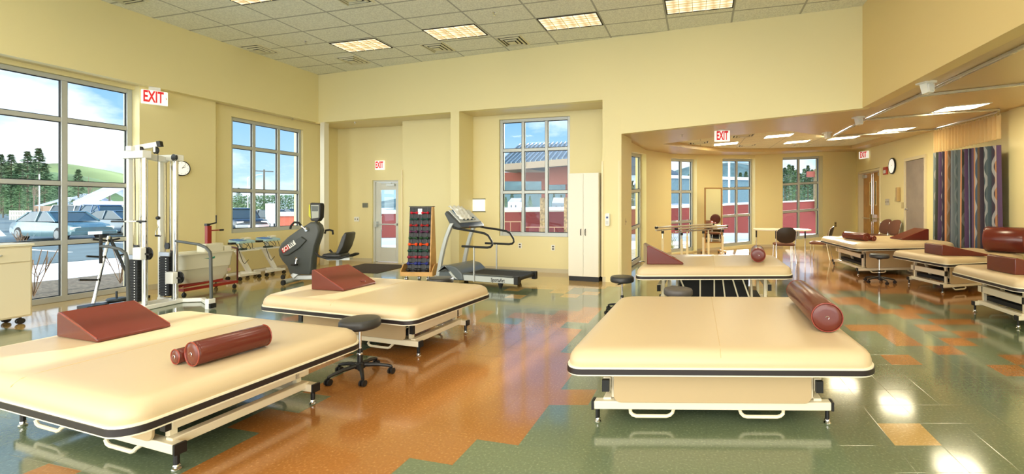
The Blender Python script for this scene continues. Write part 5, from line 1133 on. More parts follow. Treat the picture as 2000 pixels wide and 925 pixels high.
# ---------------------------------------------------------------- table and chairs in the bay
fab = mat('brown_fabric', (118, 78, 60), .85, bump=.3, bscale=150); shell = mat('chair_shell', (52, 44, 36), .45)
def chair(label, x, y, rz, group, s=1.0, up=None):
    """side chair facing local -y"""
    t = thing('side_chair', label, 'chair', (x, y, 0), rz, group)
    mb = MB(); mb.layers([[(a, b, z) for a, b in rrect(-.235 + i, -.24 + i, .235 - i, .20 - i, .09, 5)] for i, z in ((.02, .43), (0, .445), (0, .475), (.03, .495))]); mb.build('seat', fab, t, smooth=50)
    def backpts(k, dy): 
        q = []
        for j in range(20):
            a = 2 * math.pi * j / 20; u = math.cos(a); v = math.sin(a)
            sx = abs(u) ** .8 * (1 if u > 0 else -1) * .235 * k; sz = abs(v) ** .8 * (1 if v > 0 else -1) * .20 * k
            q.append((sx, .20 + dy + .10 * (sz + .2) / .4 - .12 * (sx / .235) ** 2 * .35, .70 + sz))
        return q
    mb = MB(); mb.layers([backpts(.9, -.02), backpts(1, 0), backpts(1, .012)]); bk_ = mb.build('backrest', fab, t, smooth=50)
    mb = MB(); mb.layers([backpts(1.0, .0125), backpts(1.01, .018), backpts(.85, .034)]); mb.build('back_shell', shell, bk_, smooth=50)
    for s_ in (-1, 1):
        mb = MB(); mb.tube([(s_ * .22, -.20, 0), (s_ * .21, -.18, .43), (s_ * .21, .14, .44)], .011, 8); mb.build('leg', chrome_m, t)
        mb = MB(); mb.tube([(s_ * .23, .26, 0), (s_ * .215, .18, .42), (s_ * .225, .20, .55), (s_ * .235, .25, .82)], .011, 8); mb.build('leg', chrome_m, t)
    t.scale = (s, s, s); return t
tb = thing('round_table', 'white round-cornered table on tall legs before the rightmost bay windows', 'table', (2.55, 14.3, 0), 0)
mb = MB(); mb.layers([[(x, y, z) for x, y in rrect(-.95, -.42, .65, .42, .3, 8)] for z in (.86, .90)]); mb.build('tabletop', mat('white_top', (244, 240, 222), .3), tb, bevel=.008)
for x in (-.85, -.35, .1, .55):
    mb = MB(); mb.tube([(x, -.25 if x in (-.35, .1) else .2, .0), (x, -.25 if x in (-.35, .1) else .2, .62)], .014, 8); lg = mb.build('leg', chrome_m, tb)
    mb = MB(); mb.tube([(x, -.25 if x in (-.35, .1) else .2, .62), (x, -.25 if x in (-.35, .1) else .2, .86)], .022, 8); mb.build('leg_sleeve', black_m, lg)
chair('brown chair with its dark back to the camera at the white table', 2.30, 13.35, R(184), 'chairs at the white table', 1.12)
chair('brown chair seen from the side at the right end of the white table', 3.42, 14.1, R(-112), 'chairs at the white table', 1.12)
chair('brown upholstered chair against the right wall, nearer the grey door', 5.80, 16.05, R(-80), 'chairs along the right wall', 1.28)
chair('brown upholstered chair against the right wall, nearer the wooden door', 5.80, 16.75, R(-80), 'chairs along the right wall', 1.28)

# ---------------------------------------------------------------- privacy curtain and ceiling rails
cur = thing('privacy_curtain', 'striped blue purple and orange privacy curtain with a beige mesh top', 'curtain', (6.02, 12.2, 0))
cm = bpy.data.materials.new('curtain_stripes'); cm.use_nodes = True; nt = cm.node_tree; bs = nt.nodes['Principled BSDF']; bs.inputs['Roughness'].default_value = .8
tcn = nt.nodes.new('ShaderNodeTexCoord'); sp = nt.nodes.new('ShaderNodeSeparateXYZ'); nt.links.new(tcn.outputs['UV'], sp.inputs[0])
wn = nt.nodes.new('ShaderNodeMath'); wn.operation = 'MULTIPLY'; wn.inputs[1].default_value = 11; nt.links.new(sp.outputs['Y'], wn.inputs[0])
sn = nt.nodes.new('ShaderNodeMath'); sn.operation = 'SINE'; nt.links.new(wn.outputs[0], sn.inputs[0])
am = nt.nodes.new('ShaderNodeMath'); am.operation = 'MULTIPLY_ADD'; am.inputs[1].default_value = .006; nt.links.new(sn.outputs[0], am.inputs[0]); nt.links.new(sp.outputs['X'], am.inputs[2])
def stripes(src, freq, cols, interp='CONSTANT'):
    mm = nt.nodes.new('ShaderNodeMath'); mm.operation = 'MULTIPLY'; mm.inputs[1].default_value = freq; nt.links.new(src, mm.inputs[0])
    fr_ = nt.nodes.new('ShaderNodeMath'); fr_.operation = 'FRACT'; nt.links.new(mm.outputs[0], fr_.inputs[0])
    r = nt.nodes.new('ShaderNodeValToRGB'); nt.links.new(fr_.outputs[0], r.inputs[0]); r.color_ramp.interpolation = interp; el = r.color_ramp.elements
    el[0].position = cols[0][0]; el[0].color = (*lin(cols[0][1]), 1); el[1].position = cols[-1][0]; el[1].color = (*lin(cols[-1][1]), 1)
    for p, c in cols[1:-1]: q = el.new(p); q.color = (*lin(c), 1)
    return r
r1 = stripes(sp.outputs['X'], 2.3, [(0, (66, 82, 92)), (.07, (116, 132, 138)), (.12, (52, 46, 62)), (.17, (196, 140, 100)), (.195, (60, 66, 56)), (.27, (84, 60, 96)), (.36, (104, 128, 142)), (.43, (52, 44, 64)), (.50, (96, 74, 104)), (.56, (210, 150, 104)), (.60, (70, 92, 112)), (.68, (120, 96, 70)), (.72, (78, 104, 130)), (.78, (56, 46, 60)), (.82, (120, 130, 138)), (.87, (58, 76, 86)), (.92, (94, 108, 112)), (.97, (60, 50, 66))])
r2 = stripes(am.outputs[0], 9.0, [(0, (0, 0, 0)), (.45, (200, 200, 200)), (.53, (0, 0, 0)), (.72, (110, 110, 110)), (.78, (0, 0, 0))])
mx = nt.nodes.new('ShaderNodeMix'); mx.data_type = 'RGBA'; nt.links.new(r2.outputs[0], mx.inputs['Factor']); nt.links.new(r1.outputs[0], mx.inputs['A']); mx.inputs['B'].default_value = (*lin((196, 198, 200)), 1)
nt.links.new(mx.outputs['Result'], bs.inputs['Base Color'])
mesh_m = bpy.data.materials.new('mesh_net'); mesh_m.use_nodes = True; nt = mesh_m.node_tree; bs = nt.nodes['Principled BSDF']; bs.inputs['Base Color'].default_value = (*lin((236, 206, 150)), 1); bs.inputs['Roughness'].default_value = .8; bs.inputs['Alpha'].default_value = .5
CY0, CY1 = 10.82, 13.48
def cur_x(u, z):   # folds
    return .065 * math.sin(u * 2 * math.pi * 19) + .02 * math.sin(u * 2 * math.pi * 5 + 1) * (1.2 - z / 3) 
def sheet(z0, z1, name, m_, nz, dz0=0, dz1=0, spread=.0):
    n_ = 260; vs = []; fs = []; uvs_ = []
    for k in range(nz + 1):
        for i in range(n_ + 1):
            u = i / n_; z = z0 + (z1 - z0) * k / nz + (dz0 * (1 - u) + dz1 * u) * (1 if k else 0) * (k / nz)
            y = CY1 + (CY0 - CY1) * u; wd = 1 + spread * (1 - k / nz)
            y = (y - 12.15) * wd + 12.15
            vs.append((cur_x(u, z), y - 12.2, z)); uvs_.append((u, z))
    for k in range(nz):
        for i in range(n_): a = k * (n_ + 1) + i; fs.append((a, a + 1, a + n_ + 2, a + n_ + 1))
    me = bpy.data.meshes.new(name); me.from_pydata(vs, [], fs); me.materials.append(m_)
    uv = me.uv_layers.new(name='cloth')
    for lp in me.loops: uv.data[lp.index].uv = uvs_[lp.vertex_index]
    me.polygons.foreach_set('use_smooth', [True] * len(me.polygons))
    o = bpy.data.objects.new(name, me); C.objects.link(o); o.parent = cur; return o
zt_ = lambda y: zc(6.02, y) - .09
sheet(.30, 3.0, 'striped_fabric', cm, 12, .02, -.14, .04)
sheet(3.0, 3.0 + .52, 'mesh_top', mesh_m, 4, .06, -.04, .0)
for k in range(27):
    y = CY0 + .03 + (CY1 - CY0 - .06) * k / 26; mb = MB(); mb.tube([(0, y - 12.2, zt_(y) + .03), (0, y - 12.2, zt_(y) - .05)], .007, 5); mb.build('hook', cream_m, cur)
def rail(label, pts):
    mb = MB()
    for p, q in zip(pts[:-1], pts[1:]): mb.bar((p[0], p[1], zc(*p) - .028), (q[0], q[1], zc(*q) - .028), .045, .04)
    o = mb.build('curtain_rail', mat('rail_aluminium', (206, 204, 190), .25, metal=.6), None, bevel=.006); tag(o, label, 'curtain rail', 'ceiling curtain rails'); return o
rail('long aluminium curtain rail running front to back on the low ceiling', [(3.48, 13.0), (3.31, 10.15), (3.29, 7.84), (3.22, 5.3), (3.2, 2.0)])
rail('curtain rail branching right to the wall, the farthest of the branches', [(3.5, 13.0), (4.71, 13.32), (6.2, 13.5)])
rail('curtain rail branching right to the top of the striped curtain', [(3.34, 10.15), (4.79, 10.25), (5.8, 10.5), (6.02, 10.9), (6.02, 13.4)])
rail('curtain rail branching right near the top right corner of the photo', [(3.32, 7.84), (4.53, 7.75), (6.15, 7.7)])
def lamp_head(label, x, y):
    t = thing('spot_fixture', label, 'ceiling fixture', (x, y, zc(x, y)), R(25), 'white fixtures along the bulkhead')
    MB().layers([[(a, b, z) for a, b in rrect(-.09, -.09, .09, .09, .02, 3)] for z in (-.03, 0)]).build('base', white_m, t)
    mb = MB(); mb.layers([[(-.055, -.05, -.03), (.055, -.05, -.03), (.055, .05, -.03), (-.055, .05, -.03)], [(-.045, -.07, -.16), (.045, -.07, -.16), (.045, .02, -.17), (-.045, .02, -.17)]])
    for k in range(4): mb.box(-.04 + k * .024, -.085, -.15, -.034 + k * .024, -.055, -.05)
    mb.build('housing', white_m, t)
lamp_head('white ceiling fixture by the bulkhead, nearest of the three', 2.99, 6.9); lamp_head('white ceiling fixture by the bulkhead, middle one of the three', 3.07, 9.79); lamp_head('white ceiling fixture by the bulkhead, farthest of the three', 3.09, 12.1)
# ---------------------------------------------------------------- outdoors
def ground_poly(name, pts, z0, z1, m):
    mb = MB(); mb.prism(pts, z0, z1); o = mb.build(name, m, smooth=0); return struct(o)
snow_m = mat('snow', (214, 222, 234), .8, bump=.5, bscale=1.2, var=.10, vscale=.8)
asph_m = mat('asphalt', (84, 102, 108), .7, var=.22, vscale=.5)
mulch_m = mat('mulch', (92, 84, 72), .95, bump=1, bscale=25, var=.55, vscale=14)
rocks_m = mat('rocks', (128, 122, 108), .95, bump=1, bscale=12, var=.6, vscale=9)
conc_m = mat('concrete', (196, 200, 204), .8, var=.1, vscale=2)
def gplane(name, pts, z, m): mb = MB(); mb.prism(pts, z - .02, z); return struct(mb.build(name, m, smooth=0))
gplane('ground', [(-400, -150), (400, -150), (400, 500), (-400, 500)], -.12, snow_m)
gplane('ground_mulch_bed', [(-14.9, -4), (-10.62, -4), (-10.62, 11.2), (-14.0, 11.2), (-14.2, 7.0)], -.08, mulch_m)
gplane('ground_parking', [(-39, 8), (-19, 1), (-18.7, 12), (-19.5, 18), (-26, 18), (-32, 40), (-60, 34), (-64, 25.5), (-38, 15.6)], -.10, asph_m)
gplane('ground_road', [(-175, 74), (-60, 28), (-64, 25), (-175, 68)], -.09, asph_m)
gplane('ground_rock_bed', [(-3.4, 11.5), (-1.9, 10.7), (-1.85, 12.7), (-1.2, 14.75), (-.35, 15.95), (.6, 17.0), (1.9, 18.15), (3.05, 18.8), (4.75, 19.5), (6.5, 20.9), (6.5, 22.8), (2.6, 21.2), (-.5, 19.4), (-2.8, 16.0)], -.07, rocks_m)
gplane('ground_walk', [(-9.0, 12.5), (-3.6, 11.6), (-3.0, 16.2), (-.6, 19.8), (-3.4, 23), (-9.5, 21)], -.09, conc_m)
line_m = mat('parking_paint', (224, 232, 236), .7)
mb = MB()
for k in range(5):
    x, y = -20.6 - k * .9, 4.5 + k * 3.1; mb.bar((x, y, -.094), (x - 5.6, y + .5, -.094), .14, .01)
mb.build('parking_lines', line_m); struct(bpy.data.objects['parking_lines'])
# hills
def hill(name, cx, cy, rx, ry, h, m, seed):
    rn = random.Random(seed); ph = [rn.uniform(0, 6) for _ in range(6)]; mb = MB(); n_, k_ = 64, 14; vs = []; fs = []
    for j in range(k_ + 1):
        q = j / k_
        for i in range(n_):
            a = 2 * math.pi * i / n_; r = q * (1 + .10 * math.sin(3 * a + ph[0]) + .06 * math.sin(7 * a + ph[1]))
            z = h * (math.cos(min(1, q) * math.pi) * .5 + .5) * (1 + .12 * math.sin(5 * a + ph[2]) * q); vs.append((cx + rx * r * math.cos(a), cy + ry * r * math.sin(a), z - .3))
    for j in range(k_):
        for i in range(n_): b = (i + 1) % n_; fs.append((j * n_ + i, j * n_ + b, (j + 1) * n_ + b, (j + 1) * n_ + i))
    mb.add(vs, fs); return struct(mb.build(name, m, smooth=60))
grass_m = mat('hill_grass', (112, 130, 84), .9, var=.35, vscale=.03)
forest_m = mat('hill_forest', (72, 98, 104), .95, bump=1, bscale=.5, var=.3, vscale=.15)
hill('hill_grass', -330, 150, 120, 90, 24, grass_m, 3)
hill('hill_ridge', -150, 420, 240, 120, 34, forest_m, 5)
hill('hill_back', 20, 400, 160, 90, 40, forest_m, 8)
hill('hill_woods', -78, 190, 70, 40, 17, forest_m, 9)
hill('hill_slope', -190, 84, 62, 40, 12, mat('slope_green', (92, 118, 78), .95, bump=1, bscale=.5, var=.3, vscale=.15), 4)

# trees
def tree_mesh(seed, h, r, kind):
    rn = random.Random(seed); mb = MB()
    if kind == 'conifer':
        for k in range(1500):
            q = rn.random() ** .75; z = h * (.06 + .93 * q); rr = r * (1 - q) ** .8 * rn.uniform(.35, 1.05) * (1 + .2 * math.sin(z * 9 / h * 6)); a = rn.uniform(0, 6.283)
            c = Vector((rr * math.cos(a), rr * math.sin(a), z)); s = h * rn.uniform(.02, .045)
            d1 = Vector((math.cos(a), math.sin(a), rn.uniform(-.5, .1))) * s; d2 = Vector((-math.sin(a), math.cos(a), rn.uniform(-.3, .3))) * s * .6
            mb.add([c - d2, c + d2, c + d1], [(0, 1, 2)])
    else:
        for k in range(900):
            a = rn.uniform(0, 6.283); e_ = math.acos(rn.uniform(-1, 1)); q = rn.uniform(.5, 1)
            c = Vector((r * q * math.sin(e_) * math.cos(a), r * q * math.sin(e_) * math.sin(a), h * .62 + h * .36 * q * math.cos(e_))); s = h * rn.uniform(.02, .04)
            d1 = Vector((rn.uniform(-1, 1), rn.uniform(-1, 1), rn.uniform(-1, 1))) * s; d2 = Vector((rn.uniform(-1, 1), rn.uniform(-1, 1), rn.uniform(-1, 1))) * s
            mb.add([c - d2, c + d2, c + d1], [(0, 1, 2)])
    return mb
leaf = {'dark': mat('needles_dark', (66, 98, 62), .9, var=.3, vscale=.8), 'light': mat('needles_light', (96, 130, 84), .9, var=.3, vscale=.8), 'bush': mat('bush_leaves', (126, 128, 96), .9, var=.3, vscale=1)}
bark_m = mat('bark', (110, 96, 80), .9)
def tree(kind, mname, h, r, seed):
    t = thing('conifer_tree' if kind == 'conifer' else 'bare_tree', '', 'tree', (0, 0, 0), 0)
    MB().tube([(0, 0, -.2), (0, 0, h * .5), (0, 0, h * .92)], [h * .016, h * .011, h * .003], 7).build('trunk', bark_m, t)
    if kind == 'conifer': tree_mesh(seed, h, r, kind).build('foliage', leaf[mname], t, smooth=0)
    else:
        rn = random.Random(seed); mb = MB()
        def br(p, d, l, rr, n_):
            q = p + d * l; mb.tube([p, q], [rr, rr * .6], 4)
            if n_ == 0: return
            for k in range(4 if n_ > 2 else 3):
                nd = (d + Vector((rn.uniform(-.8, .8), rn.uniform(-.8, .8), rn.uniform(-.1, .6)))).normalized(); br(p + d * l * rn.uniform(.55, 1), nd, l * rn.uniform(.55, .75), rr * .55, n_ - 1)
        br(Vector((0, 0, h * .2)), Vector((0, 0, 1)), h * .3, h * .014, 4); mb.build('branches', mat('twigs', (128, 116, 96), .9), t, smooth=0)
    return t
def at(px, D):
    cxm = (px - 1150) / FOC; c, s = math.cos(YAW), math.sin(YAW)
    return (D * (cxm * c - s), D * (cxm * s + c))
T_A = tree('conifer', 'dark', 20, 4.2, 1); T_B = tree('conifer', 'light', 16, 4.0, 2); T_C = tree('bare', '', 12, 4, 3)
def put(proto, px, D, h, base, label, group, first=[set()]):
    x, y = at(px, D); t = dup(proto)
    t.location = (x, y, base); s = h / {T_A: 20, T_B: 16, T_C: 12}[proto]; t.scale = (s, s, s); t.rotation_euler = (0, 0, px * 1.7); t['label'] = label; t['group'] = group; return t
gL = 'tall trees seen through the large left window'; 
for px_, D, top, lb in ((2, 95, 300, 'tall dark pine at the left edge of the photo, on the slope outside'), (22, 100, 300, 'tall pine outside, second from the left edge'), (38, 98, 318, 'shorter green pine outside between the taller ones'), (54, 96, 294, 'tall pine outside left of the topmost pine'), (76, 92, 288, 'tallest dark pine outside the left window'), (87, 96, 318, 'pine on the right flank of the tallest pine outside')):
    put(T_A, px_, D, 1.6 + (402 - top) / FOC * D, 0, lb, gL)
put(T_B, 38, 60, 1.6 + (402 - 358) / FOC * 60, 0, 'bushy green spruce standing low in front of the tall pines', gL)
put(T_B, 6, 62, 1.6 + (402 - 365) / FOC * 62, 0, 'low brownish spruce at the left edge of the photo outside', gL)
put(T_A, 118, 85, 1.6 + (402 - 342) / FOC * 85, 0, 'dark pine just left of the window mullion outside', gL)
put(T_A, 153, 80, 1.6 + (402 - 330) / FOC * 80, 0, 'round dark pine right of the window mullion outside', gL)
put(T_C, 173, 78, 1.6 + (402 - 338) / FOC * 78, 0, 'bare leafless tree right of the round dark pine outside', gL)
put(T_C, 66, 70, 1.6 + (402 - 352) / FOC * 70, 0, 'bare brown tree in front of the tallest pine outside', gL)
for k, (px_, top) in enumerate(((466, 366), (1000, 372), (988, 384), (1082, 378), (1035, 382), (1096, 380))): put(T_A if k % 2 else T_B, px_, 110, 1.6 + (402 - top) / FOC * 110, 0, ('small dark tree on the skyline in the second window', 'dark conifer under the pavilion beam, second from the left', 'dark conifer under the pavilion beam, leftmost', 'dark conifer behind the stone pillar', 'dark conifer between the pavilion posts', 'dark conifer at the right of the pavilion view')[k], 'distant trees behind the pavilion')
for k, (px_, top) in enumerate(((1236, 352), (1246, 362), (1346, 340), (1356, 346), (1446, 336), (1457, 334), (1465, 340))): put(T_A, px_, 120 + k % 3 * 12, 1.6 + (402 - top) / FOC * (120 + k % 3 * 12), 0, 'dark conifer on the ridge seen through the bay windows', 'dark conifers on the ridge through the bay windows')
g4 = 'green conifers seen through the rightmost bay window'
for k, (px_, top) in enumerate(((1533, 326), (1541, 320), (1548, 322), (1555, 330), (1562, 338), (1571, 328), (1578, 322), (1586, 330), (1594, 334), (1602, 326))): put(T_B if k % 2 else T_A, px_, 88 + (k * 5) % 13 * 4, 1.6 + (402 - top) / FOC * (88 + (k * 5) % 13 * 4), 0, 'green conifer in the dense row through the rightmost bay window', g4)
for p in (T_A, T_B, T_C):
    for c_ in list(p.children): bpy.data.objects.remove(c_)
    bpy.data.objects.remove(p)

# red retaining wall behind the building
redw_m = mat('red_render', (122, 48, 46), .75, var=.12, vscale=.6); cap_m = mat('wall_cap', (206, 200, 190), .7)
RWp = [(-19.3, 18.5, 1.15), (-14.5, 20.8, 1.2), (-10.9, 22.7, 1.25), (-7.5, 24.5, 1.28), (-3.9, 26.4, 1.4), (-.5, 28.2, 1.5), (3.6, 29.5, 1.75), (8.0, 29.8, 1.95), (13, 29.0, 2.0)]
mb = MB(); cpm = MB()
for a, b in zip(RWp[:-1], RWp[1:]):
    slab(mb, a[:2], b[:2], -.1, -.1, a[2], b[2], .3); slab(cpm, (a[0] - .0, a[1] - .05), (b[0], b[1] - .05), a[2], b[2], a[2] + .09, b[2] + .09, .42)
rw = thing('retaining_wall', 'long red retaining wall with a pale cap outside the back windows', 'retaining wall', (0, 0, 0)); mb.build('wall_body', redw_m, rw, smooth=0); cpm.build('cap', cap_m, rw, smooth=0)
mb = MB()
for a, b in zip(RWp[:-1], RWp[1:]):
    o1 = off(a, b, .3); o2 = off(a, b, 45)
    mb.layers([[(a[0] + o1[0], a[1] + o1[1], a[2] - .1), (b[0] + o1[0], b[1] + o1[1], b[2] - .1)], [(a[0] + o2[0] * .5, a[1] + o2[1] * .5 + 10, a[2] + .2), (b[0] + o2[0] * .5, b[1] + o2[1] * .5 + 10, b[2] + .2)]], False, False)
mb.f = [f for f in mb.f]; struct(mb.build('ground_upper_snow', snow_m, smooth=0))
# pavilion with metal roof
pv = thing('pavilion', 'pavilion with a blue-grey metal hip roof, red beams and stone pillars outside', 'pavilion', (0, 0, 0))
roof_m = mat('metal_roof', (96, 122, 138), .35, metal=.4); fasc_m = mat('roof_fascia', (132, 118, 100), .5); beam_m = mat('red_beam', (128, 58, 48), .6); stone_m = mat('stone_pillar', (150, 128, 92), .9, bump=1, bscale=9, var=.55, vscale=9)
e0 = at(972, 20.5); e1 = at(1195, 16.5); r0 = at(1016, 25); r1 = at(1190, 23.5); zE, zR = 3.55, 5.15; e2 = (e0[0] + 1.4, e0[1] + 8.0); e3 = (e1[0] + 2.2, e1[1] + 12)
def V3(p, z): return Vector((p[0], p[1], z))
mb = MB(); th_ = .08
mb.add([V3(e0, zE), V3(e1, zE), V3(r1, zR), V3(r0, zR), V3(e2, zE), V3(e3, zE)], [(0, 1, 2, 3), (0, 3, 4), (3, 2, 5, 4)]); mb.build('roof', roof_m, pv, smooth=0)
mb = MB()
for k in range(22):
    u = k / 21; a = V3(e0, zE).lerp(V3(e1, zE), u); v = (V3(r0, zR) - V3(e0, zE)); 
    b = V3(r0, zR).lerp(V3(r1, zR), u)
    if u < .0: continue
    mb.bar(a + Vector((0, 0, .03)), b + Vector((0, 0, .03)), .05, .06)
mb.build('roof_seams', mat('roof_seam', (142, 160, 170), .35, metal=.4), pv, smooth=0)
mb = MB(); slab(mb, e0, e1, zE - .28, zE - .28, zE, zE, .1); slab(mb, e2, e0, zE - .28, zE - .28, zE, zE, -.1); mb.build('fascia', fasc_m, pv, smooth=0)
b0 = at(950, 22); b1 = at(1066, 22); mb = MB(); slab(mb, b0, b1, 2.86, 2.86, 3.3, 3.3, .3); mb.build('beam', beam_m, pv, smooth=0)
b0 = at(1070, 20); b1 = at(1150, 19); mb = MB(); slab(mb, b0, b1, 2.58, 2.58, 3.36, 3.42, .3); mb.build('beam', beam_m, pv, smooth=0)
for px_, D in ((1062, 21.6), (1109, 20.5)):
    x, y = at(px_, D); mb = MB(); mb.box(x - .15, y - .15, -.1, x + .15, y + .15, 2.0); pl = mb.build('pillar', stone_m, pv, bevel=.02)
    mb = MB(); mb.box(x - .09, y - .09, 2.0, x + .09, y + .09, 2.95); mb.build('post', beam_m, pl)
# stone pillar at the rightmost window
x, y = at(1601, 27); t = thing('stone_pillar', 'stone pillar with a red post outside the rightmost bay window', 'pillar', (x, y, 0)); MB().box(-.3, -.3, 1.2, .3, .3, 3.9).build('stone_shaft', stone_m, t, bevel=.03); MB().box(-.18, -.18, 3.9, .18, .18, 5.2).build('red_post', beam_m, t); MB().box(-.75, -.12, 3.4, -.2, .12, 3.75).build('red_arm', beam_m, t)
# handrails outside
def railing(label, px0, px1, D, zt, n_):
    t = thing('pipe_railing', label, 'railing', (0, 0, 0)); m_ = mat('railing_paint', (176, 140, 112), .5)
    a, b = at(px0, D), at(px1, D); mb = MB()
    for z in (zt, zt * .5): mb.tube([(*a, z), (*b, z)], .022, 6)
    mb.build('rails', m_, t); mb = MB()
    for k in range(n_): q = lerp(a, b, k / (n_ - 1)); mb.tube([(*q, -.1), (*q, zt)], .014, 6)
    mb.build('posts', m_, t)
railing('pale pipe railing outside the back window, left part', 976, 1018, 16, 1.02, 3); railing('pale pipe railing outside the back window, right part', 1024, 1112, 18, .72, 4)
# blue metal building
x0, y0 = at(1296, 62); x1, y1 = at(1478, 62); t = thing('metal_building', 'long blue-grey metal building behind the red wall, seen through the bay windows', 'building', (0, 0, 0))
zb_ = lambda px_, top: 1.6 + (402 - top) / FOC * 62
mb = MB(); slab(mb, (x0 - 3, y0), (x1, y1), -.12, -.12, zb_(0, 346), zb_(0, 352), 20); mb.build('walls', mat('blue_siding', (76, 106, 120), .6, var=.08), t, smooth=0)
mb = MB(); slab(mb, (x0 - 3.2, y0 - .3), (x1 + .2, y1 - .3), zb_(0, 346), zb_(0, 352), zb_(0, 340), zb_(0, 347), 22); mb.build('snowy_roof', snow_m, t, smooth=0)
# barn-like buildings
def house(label, px0, px1, D, zt, col, ridge=1.2):
    a, b = at(px0, D), at(px1, D); t = thing('house', label, 'house', (a[0], a[1], 0)); bx_, by_ = b[0] - a[0], b[1] - a[1]; o_ = off((0, 0), (bx_, by_), 8)
    mb = MB(); slab(mb, (0, 0), (bx_, by_), -.1, -.1, zt, zt, 8); mb.build('walls', mat('siding_%s' % col[0], col[1], .7), t, smooth=0)
    mb = MB(); w_ = .4; mid_ = (o_[0] / 2, o_[1] / 2)
    mb.layers([[(0, 0, zt), (bx_, by_, zt)], [(mid_[0], mid_[1], zt + ridge), (mid_[0] + bx_, mid_[1] + by_, zt + ridge)], [(o_[0], o_[1], zt), (o_[0] + bx_, o_[1] + by_, zt)]], False, False); mb.build('roof', snow_m, t, smooth=0)
    mb = MB()
    for k in range(2): q = lerp((0, 0), (bx_, by_), .3 + .4 * k); e_ = off((0, 0), (bx_, by_), -.03); r_ = ((bx_) * .06, by_ * .06); mb.layers([[(q[0] + e_[0] - r_[0], q[1] + e_[1] - r_[1], z), (q[0] + e_[0] + r_[0], q[1] + e_[1] + r_[1], z), (q[0] + r_[0], q[1] + r_[1], z), (q[0] - r_[0], q[1] - r_[1], z)] for z in (zt * .35, zt * .75)])
    mb.build('window', mat('dark_pane', (60, 70, 80), .2), t, smooth=0)
house('white-roofed house outside the left window, left of the mullion', 112, 134, 80, 2.4, ('blue', (120, 140, 160)), 1.6)
house('long low white-roofed house outside, right of the mullion', 143, 192, 62, 2.3, ('cream', (206, 210, 200)), 2.2)
house('small snowy house behind the spruce outside the left window', 66, 84, 64, 1.6, ('brown', (140, 116, 96)), 1.4)
house('low white building under the pavilion beam, left', 992, 1014, 90, 2.4, ('white', (220, 224, 228)), .9)
house('low white building right of the stone pillar', 1078, 1106, 90, 2.2, ('steel', (90, 106, 116)), 1.2)
# dark earth bank with teal fence line behind the second window
t = thing('hedge_bank', 'dark green hedge line behind the parked trucks', 'hedge', (0, 0, 0)); a, b = at(452, 70), at(592, 64); mb = MB(); slab(mb, a, b, -.12, -.12, .8, .8, 1)
rn = random.Random(3)
for k in range(4200):
    u = rn.random(); q = lerp(a, b, u); z = rn.uniform(.6, 3.1); s = rn.uniform(.12, .26); c_ = Vector((q[0] + rn.uniform(-1, 1), q[1] + rn.uniform(-1, 1), z)); mb.add([c_, c_ + Vector((s, rn.uniform(-s, s), s * .4)), c_ + Vector((rn.uniform(-s, s), s, s))], [(0, 1, 2)])
o = mb.build('foliage', leaf['dark'], t, smooth=0); o['kind'] = 'stuff'
# utility poles, lamp post, sign
x, y = at(516, 75); t = thing('utility_pole', 'dark wooden utility pole with a crossarm in the second window', 'utility pole', (x, y, 0)); MB().tube([(0, 0, 0), (0, 0, 7.9)], [.2, .13], 8).build('pole', mat('pole_wood', (84, 82, 74), .8), t); MB().bar((-.7, -1.1, 7.6), (.7, 1.1, 7.6), .14, .16).build('crossarm', mat('pole_wood', (84, 82, 74), .8), t)
x, y = at(214, 75); t = thing('utility_pole', 'utility pole beside the cable machine outside the left window', 'utility pole', (x, y, 0)); MB().tube([(0, 0, 0), (0, 0, 5.2)], [.18, .12], 8).build('pole', mat('pole_wood', (84, 82, 74), .8), t); MB().bar((-.7, -1.0, 5.0), (.7, 1.0, 5.0), .12, .14).build('crossarm', mat('pole_wood', (84, 82, 74), .8), t)
x, y = at(77, 60); t = thing('light_pole', 'thin pale pole in front of the tallest pine outside', 'pole', (x, y, 0)); MB().tube([(0, 0, 0), (0, 0, 6.0)], .07, 6).build('pole', silver_m, t)
x, y = at(484, 55); t = thing('street_lamp', 'thin pale street lamp with a bent arm in the second window', 'street lamp', (x, y, 0)); MB().tube([(0, 0, 0), (0, 0, 5.2), (.6, .8, 5.6)], .06, 6).build('pole', silver_m, t); MB().bar((.5, .7, 5.55), (.9, 1.15, 5.7), .15, .08).build('lamp_head', silver_m, t)
x, y = at(531, 26); t = thing('sign_post', 'white sign on a post in front of the parked cars in the second window', 'sign', (x, y, 0)); rz = math.atan2(y, x) - R(90)
t.rotation_euler = (0, 0, rz + R(25)); MB().box(-.07, -.04, -.1, .07, .04, 1.3).build('post', white_m, t); MB().box(-.34, -.05, .55, .34, .03, 1.75).build('panel', mat('sign_white', (230, 236, 234), .5), t, bevel=.02)
x, y = at(1424, 30); t = thing('light_pole', 'pale light pole in the third bay window', 'pole', (x, y, 1.6)); MB().tube([(0, 0, 0), (0, 0, 8)], .08, 6).build('pole', silver_m, t)
x, y = at(1467, 22); t = thing('green_post', 'dark green bollard post outside the third bay window', 'post', (x, y, -.1)); MB().tube([(0, 0, 0), (0, 0, 1.05)], .13, 10).build('shaft', mat('green_paint', (40, 66, 56), .5), t); MB().lathe([(.001, 1.05), (.16, 1.05), (.16, 1.12), (.06, 1.2), (.001, 1.22)], 12).build('cap', mat('green_paint', (0, 0, 0)), t)
# concrete ramp wall with orange face
x, y = at(572, 24); t = thing('planter_wall', 'orange-red block wall with a pale cap outside the right pane of the second window', 'wall', (x, y, 0)); rz = math.atan2(y, x) + R(90)
t.rotation_euler = (0, 0, rz); MB().box(-.5, -.3, -.1, .62, .3, 1.05).build('wall_body', mat('orange_render', (206, 108, 84), .8), t); MB().box(-.6, -.4, 1.05, .72, .4, 1.28).build('cap', cap_m, t)
